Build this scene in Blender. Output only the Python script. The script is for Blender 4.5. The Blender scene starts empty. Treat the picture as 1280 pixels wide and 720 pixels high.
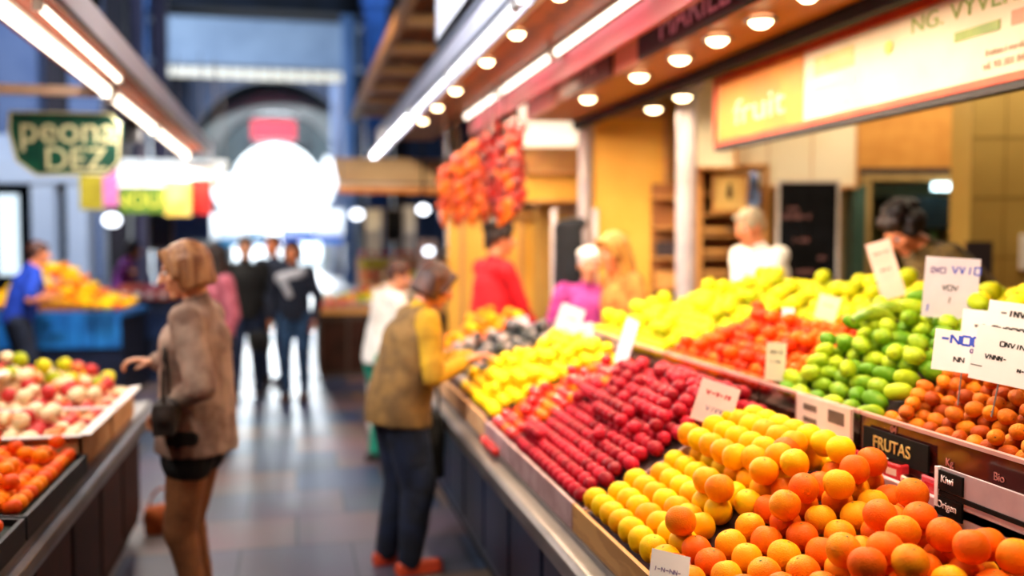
import bpy, bmesh, math, random
from math import pi, sin, cos, radians as R
from mathutils import Vector as V, Matrix, Euler, Quaternion

rng = random.Random(7)
SC = bpy.context.scene
COL = SC.collection

# ------------------------------------------------------------------ camera
YAW, PITCH, FPX = R(12.8), R(2.86), 1200.0
CAM = V((0, 0, 1.7))
cd = bpy.data.cameras.new('camera'); cam = bpy.data.objects.new('camera', cd); COL.objects.link(cam)
cam.location = CAM
cam.rotation_euler = (pi/2 - PITCH, 0, -YAW)
cd.sensor_width = 36.0; cd.lens = 36.0*FPX/1280
cd.dof.use_dof = True; cd.dof.focus_distance = 2.32; cd.dof.aperture_fstop = 1.02
cd.dof.aperture_blades = 0
cd.clip_end = 300
SC.camera = cam
ROT = Euler((pi/2 - PITCH, 0, -YAW)).to_matrix()
def P(u, v, F):
    """point seen at pixel (u, v) of the 1280x720 photograph, F metres in front of the camera"""
    return CAM + ROT @ V(((u-640)/FPX*F, (360-v)/FPX*F, -F))

# ------------------------------------------------------------------ materials
MATS = {}
def rgb(h):
    if isinstance(h, str):
        c = [int(h[i:i+2], 16)/255 for i in (0, 2, 4)]
        return tuple((x/12.92 if x <= .04045 else ((x+.055)/1.055)**2.4) for x in c) + (1,)
    return tuple(h) + (1,) if len(h) == 3 else tuple(h)
def mat(name, c1, c2=None, rough=.6, metal=0, scale=8, bump=0, bscale=60, kind='noise', coat=0, spec=.5, rand=0, trans=0,
        stretch=None, sheen=0, sss=0, lo=.38, hi=.62, c3=None):
    if name in MATS: return MATS[name]
    m = bpy.data.materials.new(name); m.use_nodes = True
    nt = m.node_tree; N = nt.nodes; L = nt.links
    b = N['Principled BSDF']
    b.inputs['Roughness'].default_value = rough; b.inputs['Metallic'].default_value = metal
    b.inputs['Specular IOR Level'].default_value = spec
    b.inputs['Coat Weight'].default_value = coat; b.inputs['Coat Roughness'].default_value = .15
    b.inputs['Sheen Weight'].default_value = sheen
    if trans: b.inputs['Transmission Weight'].default_value = trans
    tc = N.new('ShaderNodeTexCoord'); vec = tc.outputs['Object']
    oi = N.new('ShaderNodeObjectInfo')
    if stretch:
        mp = N.new('ShaderNodeMapping'); mp.inputs['Scale'].default_value = stretch
        L.new(vec, mp.inputs['Vector']); vec = mp.outputs['Vector']
    if rand:
        ad = N.new('ShaderNodeVectorMath'); ad.operation = 'ADD'
        cm = N.new('ShaderNodeVectorMath'); cm.operation = 'SCALE'; cm.inputs[0].default_value = (37, 17, 53)
        L.new(oi.outputs['Random'], cm.inputs['Scale']); L.new(vec, ad.inputs[0]); L.new(cm.outputs[0], ad.inputs[1]); vec = ad.outputs[0]
    if c2 is None:
        b.inputs['Base Color'].default_value = rgb(c1)
    else:
        if kind == 'noise':
            t = N.new('ShaderNodeTexNoise'); t.inputs['Scale'].default_value = scale; t.inputs['Detail'].default_value = 4
            L.new(vec, t.inputs['Vector']); fac = t.outputs['Fac']
        elif kind == 'wave':
            t = N.new('ShaderNodeTexWave'); t.inputs['Scale'].default_value = scale; t.inputs['Distortion'].default_value = 4
            t.inputs['Detail'].default_value = 3
            L.new(vec, t.inputs['Vector']); fac = t.outputs['Fac']
        else:
            t = N.new('ShaderNodeTexVoronoi'); t.inputs['Scale'].default_value = scale
            L.new(vec, t.inputs['Vector']); fac = t.outputs['Distance']
        if rand:
            mm = N.new('ShaderNodeMath'); mm.operation = 'MULTIPLY_ADD'; mm.inputs[1].default_value = rand; 
            L.new(oi.outputs['Random'], mm.inputs[0]); 
            m2 = N.new('ShaderNodeMath'); m2.operation = 'SUBTRACT'; m2.inputs[1].default_value = rand/2
            L.new(fac, m2.inputs[0]); L.new(m2.outputs[0], mm.inputs[2]); fac = mm.outputs[0]
        cr = N.new('ShaderNodeValToRGB'); L.new(fac, cr.inputs['Fac'])
        cr.color_ramp.elements[0].position = lo; cr.color_ramp.elements[0].color = rgb(c1)
        cr.color_ramp.elements[1].position = hi; cr.color_ramp.elements[1].color = rgb(c2)
        if c3:
            e = cr.color_ramp.elements.new((lo+hi)/2); e.color = rgb(c3)
        L.new(cr.outputs['Color'], b.inputs['Base Color'])
    if bump:
        t2 = N.new('ShaderNodeTexNoise'); t2.inputs['Scale'].default_value = bscale; t2.inputs['Detail'].default_value = 3
        L.new(vec, t2.inputs['Vector'])
        bp = N.new('ShaderNodeBump'); bp.inputs['Strength'].default_value = bump; bp.inputs['Distance'].default_value = .01
        L.new(t2.outputs['Fac'], bp.inputs['Height']); L.new(bp.outputs['Normal'], b.inputs['Normal'])
    MATS[name] = m
    return m
def emit(name, c, s):
    if name in MATS: return MATS[name]
    m = bpy.data.materials.new(name); m.use_nodes = True
    b = m.node_tree.nodes['Principled BSDF']
    b.inputs['Base Color'].default_value = (.8, .8, .8, 1)
    b.inputs['Emission Color'].default_value = rgb(c); b.inputs['Emission Strength'].default_value = s
    MATS[name] = m
    return m

# ------------------------------------------------------------------ mesh builder
class MB:
    def __init__(s): s.v = []; s.f = []; s.smooth = []
    def add(s, vs, fs, sm=False):
        b = len(s.v); s.v += [tuple(p) for p in vs]; s.f += [tuple(i+b for i in f) for f in fs]; s.smooth += [sm]*len(fs); return s
    def box(s, x0, x1, y0, y1, z0, z1, M=None):
        vs = [V((x, y, z)) for x in (x0, x1) for y in (y0, y1) for z in (z0, z1)]
        if M is not None: vs = [M @ p for p in vs]
        return s.add(vs, [(0, 1, 3, 2), (4, 6, 7, 5), (0, 4, 5, 1), (2, 3, 7, 6), (0, 2, 6, 4), (1, 5, 7, 3)])
    def cbox(s, c, d, M=None):
        c = V(c); return s.box(c.x-d[0]/2, c.x+d[0]/2, c.y-d[1]/2, c.y+d[1]/2, c.z-d[2]/2, c.z+d[2]/2, M)
    def tube(s, pts, r, n=10, cap=True):
        pts = [V(p) for p in pts]; rs = r if isinstance(r, (list, tuple)) else [r]*len(pts)
        vs = []; fs = []; up = V((0, 0, 1))
        for i, p in enumerate(pts):
            d = (pts[min(i+1, len(pts)-1)] - pts[max(i-1, 0)]).normalized()
            u = up if abs(d.dot(up)) < .95 else V((1, 0, 0))
            a = d.cross(u).normalized(); b = d.cross(a).normalized()
            vs += [p + (a*cos(2*pi*k/n) + b*sin(2*pi*k/n))*rs[i] for k in range(n)]
        for i in range(len(pts)-1):
            for k in range(n): fs.append((i*n+k, i*n+(k+1) % n, (i+1)*n+(k+1) % n, (i+1)*n+k))
        s.add(vs, fs, True)
        if cap:
            s.add(vs[:n], [tuple(range(n))]); s.add(vs[-n:], [tuple(reversed(range(n)))])
        return s
    def lathe(s, prof, n=20, M=None, sy=1.0):
        """prof: (radius, z) from bottom to top; zero radii close the ends"""
        vs = []; rings = []
        for r, z in prof:
            if r < 1e-6: rings.append([len(vs)]); vs.append(V((0, 0, z)))
            else:
                rings.append(list(range(len(vs), len(vs)+n)))
                vs += [V((r*cos(2*pi*k/n), r*sy*sin(2*pi*k/n), z)) for k in range(n)]
        fs = []
        for a, b in zip(rings, rings[1:]):
            for k in range(n):
                k2 = (k+1) % n
                if len(a) == 1 and len(b) == 1: continue
                if len(a) == 1: fs.append((a[0], b[k2], b[k]))
                elif len(b) == 1: fs.append((a[k], a[k2], b[0]))
                else: fs.append((a[k], a[k2], b[k2], b[k]))
        if M is not None: vs = [M @ p for p in vs]
        return s.add(vs, fs, True)
    def prism(s, poly, y0, y1, M=None):
        """poly in (x, z), extruded along y"""
        n = len(poly); vs = [V((x, y0, z)) for x, z in poly] + [V((x, y1, z)) for x, z in poly]
        if M is not None: vs = [M @ p for p in vs]
        return s.add(vs, [tuple(range(n)), tuple(reversed(range(n, 2*n)))] + [((i+1) % n, i, i+n, (i+1) % n+n) for i in range(n)])
    def build(s, name, m, parent=None, loc=None, bevel=0, solid=False):
        me = bpy.data.meshes.new(name); me.from_pydata(s.v, [], s.f)
        me.polygons.foreach_set('use_smooth', s.smooth); me.materials.append(m)
        bm = bmesh.new(); bm.from_mesh(me); bmesh.ops.recalc_face_normals(bm, faces=bm.faces); bm.to_mesh(me); bm.free()
        me.update()
        o = bpy.data.objects.new(name, me); COL.objects.link(o)
        if parent is not None: o.parent = parent
        if loc is not None: o.location = loc
        if bevel:
            md = o.modifiers.new('bevel', 'BEVEL'); md.width = bevel; md.segments = 2; md.limit_method = 'ANGLE'
        return o
def tag(o, label=None, cat=None, group=None, kind=None):
    if label: o['label'] = label
    if cat: o['category'] = cat
    if group: o['group'] = group
    if kind: o['kind'] = kind
    return o
def empty(name, loc=(0, 0, 0), rz=0, label=None, cat=None, group=None):
    o = bpy.data.objects.new(name, None); COL.objects.link(o); o.location = loc; o.rotation_euler = (0, 0, rz)
    o.empty_display_size = .1
    return tag(o, label, cat, group)
def struct(o): o['kind'] = 'structure'; return o
def dup(root, loc=None, rot=None, scale=None, label=None):
    c = root.copy(); COL.objects.link(c)
    if loc is not None: c.location = loc
    if rot is not None: c.rotation_euler = rot
    if scale is not None: c.scale = scale
    if label: c['label'] = label
    for ch in list(root.children):
        k = ch.copy(); COL.objects.link(k); k.parent = c
        for g in ch.children:
            q = g.copy(); COL.objects.link(q); q.parent = k
    return c
def text_mesh(name, s, size, m, parent, M, extrude=.001, align='CENTER'):
    cu = bpy.data.curves.new(name, 'FONT'); cu.body = s; cu.size = size; cu.extrude = extrude; cu.align_x = align; cu.align_y = 'CENTER'
    t = bpy.data.objects.new(name, cu); COL.objects.link(t)
    dg = bpy.context.evaluated_depsgraph_get(); dg.update()
    me = bpy.data.meshes.new_from_object(t.evaluated_get(dg)); bpy.data.objects.remove(t)
    me.transform(M); me.materials.clear(); me.materials.append(m)
    o = bpy.data.objects.new(name, me); COL.objects.link(o); o.parent = parent
    return o
def area(loc, rot, sx, sy, e, c, spread=180):
    l = bpy.data.lights.new('area_light', 'AREA'); l.shape = 'RECTANGLE'; l.size = sx; l.size_y = sy; l.energy = e; l.color = c; l.spread = R(spread)
    o = bpy.data.objects.new('area_light', l); COL.objects.link(o); o.location = loc; o.rotation_euler = rot
    return o
def point(loc, e, c, r=.04):
    l = bpy.data.lights.new('point_light', 'POINT'); l.energy = e; l.color = c; l.shadow_soft_size = r
    o = bpy.data.objects.new('point_light', l); COL.objects.link(o); o.location = loc
    return o

WARM = (1, .80, .56); WHITE = (1, .93, .84); COOL = (.55, .75, 1)
BF = Matrix(((1, 0, 0), (0, 0, -1), (0, 1, 0))).to_4x4()        # text plane XY -> XZ, reading from -Y

# materials used all over
steel = mat('steel', '6c6460', '8c827e', rough=.38, metal=.85, scale=3, bump=.02)
dsteel = mat('dark_steel', '141113', '1e1a1c', rough=.5, metal=.1, scale=5, spec=.3)
navy = mat('navy_panel', '10182c', '1b2740', rough=.35, scale=2)
brownp = mat('brown_panel', '26130d', '341a12', rough=.7, spec=.15, scale=4)
black = mat('black_paint', '050505', '0b0a0a', rough=.7, spec=.15)
white = mat('white_paint', 'e8e4dc', 'f2efe8', rough=.5)
cream = mat('cream_wall', 'e9dcb8', 'f0e6c8', rough=.7, scale=2)
tan = mat('tan_wall', 'b8893c', 'c6984a', rough=.7, scale=2)
amber = mat('amber_wall', 'e0a02c', 'eab040', rough=.6, scale=1.5)
wood = mat('stained_wood', '6a3008', '944a10', rough=.5, kind='wave', scale=2, stretch=(1, 6, 6))
lwood = mat('light_wood', 'b37a3a', 'c98f4c', rough=.5, kind='wave', scale=3, stretch=(6, 1, 6))
card = mat('carton_board', 'c08a5c', 'cf9c6c', rough=.8, scale=12)
paperw = mat('white_card', 'f6eef4', 'fcf6fa', rough=.5, scale=6)
ink = mat('black_ink', '15121a', rough=.6)
blueink = mat('blue_ink', '2447c8', rough=.6)
purpleink = mat('purple_ink', '5a3a8a', rough=.6)
redink = mat('red_ink', 'c22a3a', rough=.6)

# ------------------------------------------------------------------ the hall (setting)
def floor_mat():
    m = bpy.data.materials.new('slate_tiles'); m.use_nodes = True; nt = m.node_tree; N = nt.nodes; L = nt.links
    b = N['Principled BSDF']; tc = N.new('ShaderNodeTexCoord')
    br = N.new('ShaderNodeTexBrick'); br.inputs['Scale'].default_value = 1; br.inputs['Brick Width'].default_value = .6; br.inputs['Row Height'].default_value = .6
    br.inputs['Mortar Size'].default_value = .008; br.offset = 0.5
    br.inputs['Color1'].default_value = rgb('2e3a54'); br.inputs['Color2'].default_value = rgb('745848'); br.inputs['Mortar'].default_value = rgb('1c222c')
    br.inputs['Bias'].default_value = -.1
    n = N.new('ShaderNodeTexNoise'); n.inputs['Scale'].default_value = 1.3; n.inputs['Detail'].default_value = 6
    L.new(tc.outputs['Object'], br.inputs['Vector']); L.new(tc.outputs['Object'], n.inputs['Vector'])
    mx = N.new('ShaderNodeMix'); mx.data_type = 'RGBA'; mx.blend_type = 'OVERLAY'; mx.inputs[0].default_value = .5
    L.new(br.outputs['Color'], mx.inputs[6]); L.new(n.outputs['Color'], mx.inputs[7]); L.new(mx.outputs[2], b.inputs['Base Color'])
    rp = N.new('ShaderNodeMapRange'); rp.inputs[3].default_value = .34; rp.inputs[4].default_value = .56
    L.new(n.outputs['Fac'], rp.inputs[0]); L.new(rp.outputs[0], b.inputs['Roughness'])
    return m
struct(MB().box(-9, 9, -3, 56, -.05, 0).build('floor', floor_mat()))
hallwall = mat('hall_wall', '0c162c', '13223c', rough=.8, scale=1)
roofm = mat('roof_dark', '0a0e16', '121a28', rough=.9, scale=1)
struct(MB().box(-9.2, -9, -3, 50.5, 0, 11).build('wall_left', hallwall))
struct(MB().box(9, 9.2, -3, 50.5, 0, 11).build('wall_right', hallwall))
struct(MB().box(-9.2, 9.2, -3.2, -3, 0, 11).build('wall_back', hallwall))
c = MB()
for i in range(9):                                   # coffered roof: slab and cross ribs
    c.box(-9, 9, 1+6*i, 1.4+6*i, 10.2, 11)
c.box(-9.2, 9.2, -3.2, 50.5, 11, 11.2)
struct(c.build('ceiling', roofm))
# end wall with a tall arched gateway, built as real voussoir rings of falling depth
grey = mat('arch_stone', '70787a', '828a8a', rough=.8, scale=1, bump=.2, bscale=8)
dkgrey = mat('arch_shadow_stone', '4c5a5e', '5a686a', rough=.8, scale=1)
def arch_ring(name, cx, y0, y1, r0, r1, cz, m, n=40):
    b = MB()
    for k in range(n):
        a0, a1 = pi*k/n, pi*(k+1)/n
        pts = [(cx+r0*cos(a0), cz+r0*sin(a0)), (cx+r1*cos(a0), cz+r1*sin(a0)), (cx+r1*cos(a1), cz+r1*sin(a1)), (cx+r0*cos(a1), cz+r0*sin(a1))]
        b.prism(pts, y0, y1)
    for sgn in (-1, 1):
        xa, xb = sorted((cx+sgn*r0, cx+sgn*r1)); b.box(xa, xb, y0, y1, 0, cz)
    return struct(b.build(name, m))
AX = P(347, 240, 50).x
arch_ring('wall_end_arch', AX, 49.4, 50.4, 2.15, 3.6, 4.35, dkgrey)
arch_ring('wall_end_vault', AX, 48.9, 49.4, 3.0, 3.9, 5.0, grey)
w = MB()
def wall_around(b, y0, y1, r, cz, H, X0, X1, n=24):
    b.box(X0, AX-r, y0, y1, 0, H); b.box(AX+r, X1, y0, y1, 0, H)
    for k in range(n):
        a0, a1 = pi*k/n, pi*(k+1)/n
        x0, x1 = AX+r*cos(a1), AX+r*cos(a0); z0, z1 = cz+r*sin(a1), cz+r*sin(a0)
        b.prism([(x0, z0), (x1, z1), (x1, H), (x0, H)], y0, y1)
wall_around(w, 49.8, 50.6, 3.5, 5.0, 11, -9, 9)
struct(w.build('wall_end', grey))
w = MB(); wall_around(w, 45.2, 45.5, 3.65, 5.3, 11, -9, 9)
struct(w.build('wall_end_screen', hallwall))
# red banner on the arch
bp = P(342, 163, 45)
o = MB().box(-1.0, 1.0, -.04, .04, -.45, .45).build('banner', mat('red_banner', 'c81030', 'd81838', rough=.6), None, bp + V((0, 0, 0)))
tag(o, 'red rectangular banner hanging across the grey arch at the end of the hall', 'banner')
rod = MB().tube([(-1.1, 0, .47), (1.1, 0, .47)], .03).tube([(-1.05, 0, .47), (-1.05, 0, 1.2)], .015).tube([(1.05, 0, .47), (1.05, 0, 1.2)], .015).build('hanging_rod', black, o)
# blue grey beam, lamp strip, navy posts
pb = P(323, 55, 36)
bm_ = MB().box(-3.7, 3.7, -.2, .2, -.72, .72)
bm_.box(-3.85, 3.85, -.28, .28, -.86, -.72).box(-3.85, 3.85, -.28, .28, .72, .84)
struct(bm_.build('trim_1', mat('beam_blue_grey', 'a0b0c4', 'b0c0d2', rough=.7, scale=1), None, pb))
pb = P(323, 93, 36.5)
b = MB()
for k in range(14): b.box(-3.5+k*.5, -3.5+k*.5+.44, -.1, .1, -.16, .16)
o = tag(b.build('hanging_light_strip', emit('strip_glow', 'd8c890', .9), None, pb), 'dim yellowish strip of lamps under the wide pale beam', 'light')
MB().box(-3.6, 3.6, .1, .25, -.2, .2).build('housing', black, o)
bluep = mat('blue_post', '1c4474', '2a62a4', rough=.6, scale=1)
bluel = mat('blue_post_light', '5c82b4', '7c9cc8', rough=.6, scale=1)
greyb = mat('grey_blue_pilaster', '5c6c90', '6e7c9c', rough=.7, scale=1.2)
brdark = mat('dark_brown_pilaster', '241a1c', '33262a', rough=.7, scale=1.2)
purp = mat('mauve_pilaster', '544a5c', '66586a', rough=.7, scale=1.2)
def post(n, u, F, wpx, m, ztop=10.2, base=True):
    p = P(u, 300, F); w = wpx*F/FPX
    b = MB().box(-w/2, w/2, -w/2, w/2, 0, ztop).box(-w*.62, w*.62, -w*.62, w*.62, 0, .5).box(-w*.62, w*.62, -w*.62, w*.62, ztop-.4, ztop)
    b.box(-w*.35, w*.35, -w*.54, -w*.5, .7, ztop-.8)
    struct(b.build('column_%d' % n, m, None, (p.x, p.y, 0)))
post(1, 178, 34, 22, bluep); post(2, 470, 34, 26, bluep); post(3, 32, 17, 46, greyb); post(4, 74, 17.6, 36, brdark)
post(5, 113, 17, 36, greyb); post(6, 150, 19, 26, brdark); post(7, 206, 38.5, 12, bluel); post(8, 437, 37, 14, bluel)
post(9, 175, 22, 18, purp); post(10, 205, 24, 16, purp); post(11, 500, 30, 18, brdark); post(12, 140, 26, 16, bluel); post(13,425, 44.6, 20, greyb)
# the street beyond the gate
struct(MB().box(-20, 20, 56, 90, -.05, 0).build('ground_street', mat('street', '9aa0a4', 'a8aeb2', rough=.8)))
def sheer(name='sheer_tarp', c=(.95, .97, 1, 1)):
    m = bpy.data.materials.new(name); m.use_nodes = True; nt = m.node_tree; N = nt.nodes; L = nt.links
    t = N.new('ShaderNodeBsdfTranslucent'); t.inputs['Color'].default_value = c; mx = N.new('ShaderNodeMixShader'); mx.inputs[0].default_value = .5
    N['Principled BSDF'].inputs['Base Color'].default_value = c; L.new(N['Principled BSDF'].outputs[0], mx.inputs[1]); L.new(t.outputs[0], mx.inputs[2]); L.new(mx.outputs[0], N['Material Output'].inputs[0])
    return m
bt = sheer('blue_tarp', rgb('2090dc'))
def awning(p, w, d, h, m, name, label, cat, posts=True, drop=.3, slope=.35, mp=None):
    a = empty(name, (p[0], p[1], 0), 0, label, cat)
    MB().prism([(-w/2, h), (w/2, h), (w/2, h+.04), (-w/2, h+.04)], -.02, .02).build('front_bar', steel, a)
    b = MB().add([(-w/2, 0, h), (w/2, 0, h), (w/2, d, h+slope), (-w/2, d, h+slope), (-w/2, 0, h+.03), (w/2, 0, h+.03), (w/2, d, h+slope+.03), (-w/2, d, h+slope+.03)],
                 [(0, 1, 2, 3), (4, 5, 6, 7), (0, 1, 5, 4), (2, 3, 7, 6), (0, 3, 7, 4), (1, 2, 6, 5)]).build('canopy', m, a)
    n = int(w/.25); v = MB()
    for k in range(n):
        x0 = -w/2+w*k/n; x1 = x0+w/n
        v.prism([(x0, h), (x1, h), (x1, h-drop*.8), ((x0+x1)/2, h-drop), (x0, h-drop*.8)], -.03, -.012)
    v.build('valance', m, a)
    if posts == 'hang':
        for sx in (-1, 1):
            for yy in (0, d): MB().tube([(sx*(w/2-.05), yy, h+(slope if yy else 0)), (sx*(w/2-.05), yy, 3.70)], .008).build('hanger', steel, a)
    elif posts:
        for sx in (-1, 1):
            for yy in (0, d): MB().tube([(sx*(w/2-.05), yy, 0), (sx*(w/2-.05), yy, h + (slope if yy else 0))], .025).build('pole', steel, a)
    return a
q = P(307, 312, 40); awning((q.x-.1, 41), 1.9, 1.5, 1.75, sheer('teal_tarp', rgb('28a8cc')), 'market_awning', 'teal market awning low in the bright gateway, left of the blue one', 'awning')
q = P(383, 308, 40); awning((q.x+.25, 41.0), 2.6, 1.5, 1.85, bt, 'market_awning', 'bright blue market awning low in the gateway, right of the teal one', 'awning')

# ------------------------------------------------------------------ fruit prototypes
def fruit_profile(r, h, dim=.12, n=12, nip=0, pear=0):
    pr = []
    for i in range(n+1):
        t = i/n; a = -pi/2 + pi*t
        rr = r*cos(a)**.92 if 0 < i < n else 0; z = h*sin(a)
        if t > .5: rr *= (1 - pear*(t-.5)*1.0)
        if i == n: z -= dim*h; 
        elif i == n-1: z -= dim*h*.15; 
        if i == 0: z += dim*h*.5 - nip*h
        if i == n and nip: z += dim*h + nip*h
        pr.append((max(rr, 0), z))
    return pr
PROTO = {}
def proto(name, r, h, m, dim=.12, nip=0, pear=0, cut=0, nvar=3, jit=.04, stem=None, axis='z', lobes=0):
    out = []
    for k in range(nvar):
        b = MB().lathe(fruit_profile(r, h, dim, 12, nip, pear), 20)
        ph = [rng.uniform(0, 6.28) for _ in range(4)]
        vs = []
        for (x, y, z) in b.v:
            a = math.atan2(y, x); s = 1 + jit*(.6*sin(2*a+ph[0]) + .4*sin(3*a+ph[1]+z/r*2)) + jit*.5*sin(z/r*3+ph[2])
            if lobes: s *= 1 + .07*cos(lobes*a)*(1-abs(z/h)*.4)
            x, y = x*s, y*s
            if axis == 'y': x, y, z = x, -z, y
            vs.append((x, y, z))
        b.v = vs
        o = b.build(name, m)
        if stem:
            sm, sr, sh = stem
            top = h*(1-dim) if not nip else h*(1+nip)
            sb = MB()
            if sh == 0:
                n = 8; ring = [(sr*cos(2*pi*i/n)*(1 if i % 2 else .6), sr*sin(2*pi*i/n)*(1 if i % 2 else .6), top+.0012) for i in range(n)]
                sb.add(ring+[(0, 0, top+.003)], [(i, (i+1) % n, n) for i in range(n)], True)
            else: sb.tube([(0, 0, top-.003), (sr*.5, 0, top+sh*.6), (sr*1.6, 0, top+sh)], [sr, sr*.8, sr*1.1], 6)
            if axis == 'y': sb.v = [(x, -z, y) for x, y, z in sb.v]
            sb.build('stem_button' if sh == 0 else 'stem', sm, o)
        out.append(o)
    PROTO[name] = out
    return out
stemg = mat('stem_green', '5a6a24', '7a7a34', rough=.8); stemb = mat('stem_brown', '4a3018', '5c3c20', rough=.8)
m_orange = mat('orange_peel', 'ec6006', 'fca80c', rough=.5, spec=.16, scale=9, rand=.75, bump=.25, bscale=260, lo=.3, hi=.75, c3='f27a06')
m_yellow = mat('golden_peel', 'f89c02', 'fcc804', rough=.5, spec=.16, scale=8, rand=.5, bump=.2, bscale=260, lo=.25, hi=.6)
m_plum = mat('plum_skin', '8c0a1c', 'c81c34', rough=.5, spec=.16, scale=16, rand=.6, bump=.06, bscale=60, lo=.3, hi=.75)
m_kiwi = mat('brown_orange_skin', 'a84206', 'e07c10', rough=.5, spec=.16, scale=24, rand=.7, bump=.3, bscale=200, lo=.3, hi=.72)
m_green = mat('green_mango_skin', '56860a', 'a8bc1c', rough=.5, spec=.16, scale=14, rand=.6, lo=.32, hi=.74, bump=.06)
m_neo = mat('orange_red_skin', 'cc2c04', 'f06008', rough=.5, spec=.16, scale=12, rand=.6, lo=.3, hi=.75)
m_ygreen = mat('yellow_green_skin', 'a4ac0c', 'ecd81c', rough=.5, spec=.16, scale=8, rand=.7, lo=.3, hi=.7)
m_lemon = mat('lemon_skin', 'f0b408', 'fcd810', rough=.5, spec=.16, scale=12, rand=.4, bump=.15, bscale=120)
m_avo = mat('avocado_skin_highlights', '0c120c', '9c8880', rough=.3, scale=9, rand=.3, bump=.3, bscale=80, lo=.54, hi=.62)  # pale mottling paints glossy highlights into the dark skin colour
m_mand = mat('mandarin_peel', 'e44c04', 'fa8408', rough=.5, spec=.16, scale=9, rand=.7, bump=.2, bscale=200, lo=.3, hi=.7)
m_peach = mat('peach_skin', 'd02c28', 'fce2b0', rough=.6, scale=11, rand=.8, lo=.36, hi=.6, c3='f48c40')
m_red = mat('tomato_skin', 'c01818', 'e83024', rough=.25, scale=8, rand=.4)
proto('orange', .0425, .041, m_orange, dim=.10, stem=(stemg, .005, 0))
proto('golden_orange', .0405, .0395, m_yellow, dim=.08, stem=(stemg, .004, 0))
proto('plum', .0265, .033, m_plum, dim=.14, axis='y', stem=(stemb, .0018, .008))
proto('kiwi', .0235, .030, m_kiwi, dim=.06, axis='y', stem=(stemb, .003, 0))
proto('mango', .031, .050, m_green, dim=.06, axis='y', jit=.06, stem=(stemb, .0025, .005))
proto('nectarine', .036, .031, m_neo, dim=.16, stem=(stemb, .003, 0))
proto('apple', .045, .042, m_ygreen, dim=.18, stem=(stemb, .0022, .02))
proto('lemon', .034, .043, m_lemon, dim=.0, nip=.16, axis='y')
proto('avocado', .037, .056, m_avo, dim=.04, pear=.6, axis='y', stem=(mat('pale_sticker', 'c8b8b4', 'd8ccc8', rough=.5), .006, 0))
proto('mandarin', .028, .024, m_mand, dim=.18, stem=(stemg, .004, 0))
proto('peach', .038, .036, m_peach, dim=.2, stem=(stemb, .003, 0))
proto('tomato', .030, .026, m_red, dim=.18, stem=(stemg, .008, 0))
USED = set()
def place(kind, loc, rot, sc, label, cat, group):
    k = rng.randrange(len(PROTO[kind])); src = PROTO[kind][k]
    if (kind, k) in USED: o = dup(src)
    else: o = src; USED.add((kind, k))
    o.location = loc; o.rotation_euler = rot; o.scale = (sc, sc, sc)
    return tag(o, label, cat, group)
SGN = [1]
IR = ROT.transposed()
def seen(p, mg=45):
    q = IR @ (V(p) - CAM)
    if q.z > -.3: return False
    return -mg < 640 + FPX*q.x/-q.z < 1280+mg and -mg < 360 - FPX*q.y/-q.z < 720+mg
def heap(kind, x0, x1, y0, y1, zf, dx, dy, rz, labels, cat, group, top=.25, jit=.015, maxn=300, tilt=.35, sc=(.90, .95), mix=None, upright=False, keep=None, yaw=.22):
    """rows parallel to the lip (along y), row pitch dx, fruit pitch dy, resting on zf(x, y); some more in the hollows"""
    i = 0; x = x0 + dx*.5; n = 0; cells = []
    while x < x1 - dx*.4:
        sl = (zf(x+.01, (y0+y1)/2) - zf(x-.01, (y0+y1)/2))/.02; ca = 1/math.sqrt(1+sl*sl)
        y = y0 + dy*.52 + (dy*.5 if i % 2 else 0)
        while y < y1 - dy*.45:
            if keep is None or keep(x, y): cells.append((i, x, y, 0, ca))
            if top and i > 0 and rng.random() < (top(x, y) if callable(top) else top) and y+dy < y1:
                cells.append((i, x - dx*ca*.34, y + dy*.51, 1, ca))
            y += dy*1.02
        x += dx*ca*1.03; i += 1
    nr = i; cells.sort(key=lambda c: c[2])
    cells = [c for c in cells if seen((c[1]*SGN[0], c[2], zf(c[1], c[2])+rz))][:maxn]
    for i, x, y, lay, ca in cells:
        f = (x-x0)/(x1-x0)
        lab = labels[3] if lay and len(labels) > 3 else labels[0] if i == 0 else labels[1] if f < .62 else labels[2]
        kk, ll = kind, lab
        if mix and rng.random() < mix[0]: kk, ll = mix[1], mix[2]
        j = jit*dy
        rot = (rng.uniform(-tilt, tilt), rng.uniform(-tilt, tilt), rng.uniform(0, 6.28) if upright else rng.gauss(0, yaw))
        place(kk, (x+rng.uniform(-j, j), y+rng.uniform(-j, j), zf(x, y) + rz/ca + (lay*rz*1.68) + rng.uniform(0, j)), rot, rng.uniform(*sc), ll, cat if kk == kind else mix[3], group)

# ------------------------------------------------------------------ right hand counter
cnt = empty('market_counter', (0, 0, 0), 0, 'long dark navy fruit counter with a chrome rail along the right side of the aisle', 'counter')
Y0, Y1 = .6, 6.9
b = MB().box(.92, 1.6, Y0, Y1, .1, .76); b.build('body', navy, cnt)
b = MB()
for k in range(11): b.box(.905, .92, Y0+.05+k*.57, Y0+.57+k*.57, .16, .68)
b.build('front_panel', mat('navy_gloss', '0c1426', '16213a', rough=.4, scale=2, spec=.25), cnt)
MB().box(.96, 1.58, Y0+.05, Y1-.05, 0, .1).build('plinth', black, cnt)
prof = [(.775, .69), (.768, .72), (.772, .748), (.79, .762), (.86, .768), (.86, .755), (.80, .745), (.79, .735), (.79, .70)]
MB().prism(prof, Y0, Y1).build('chrome_rail', steel, cnt, bevel=.004)
MB().box(.84, 1.6, Y0, Y1, .76, .785).build('worktop', steel, cnt)
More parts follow.
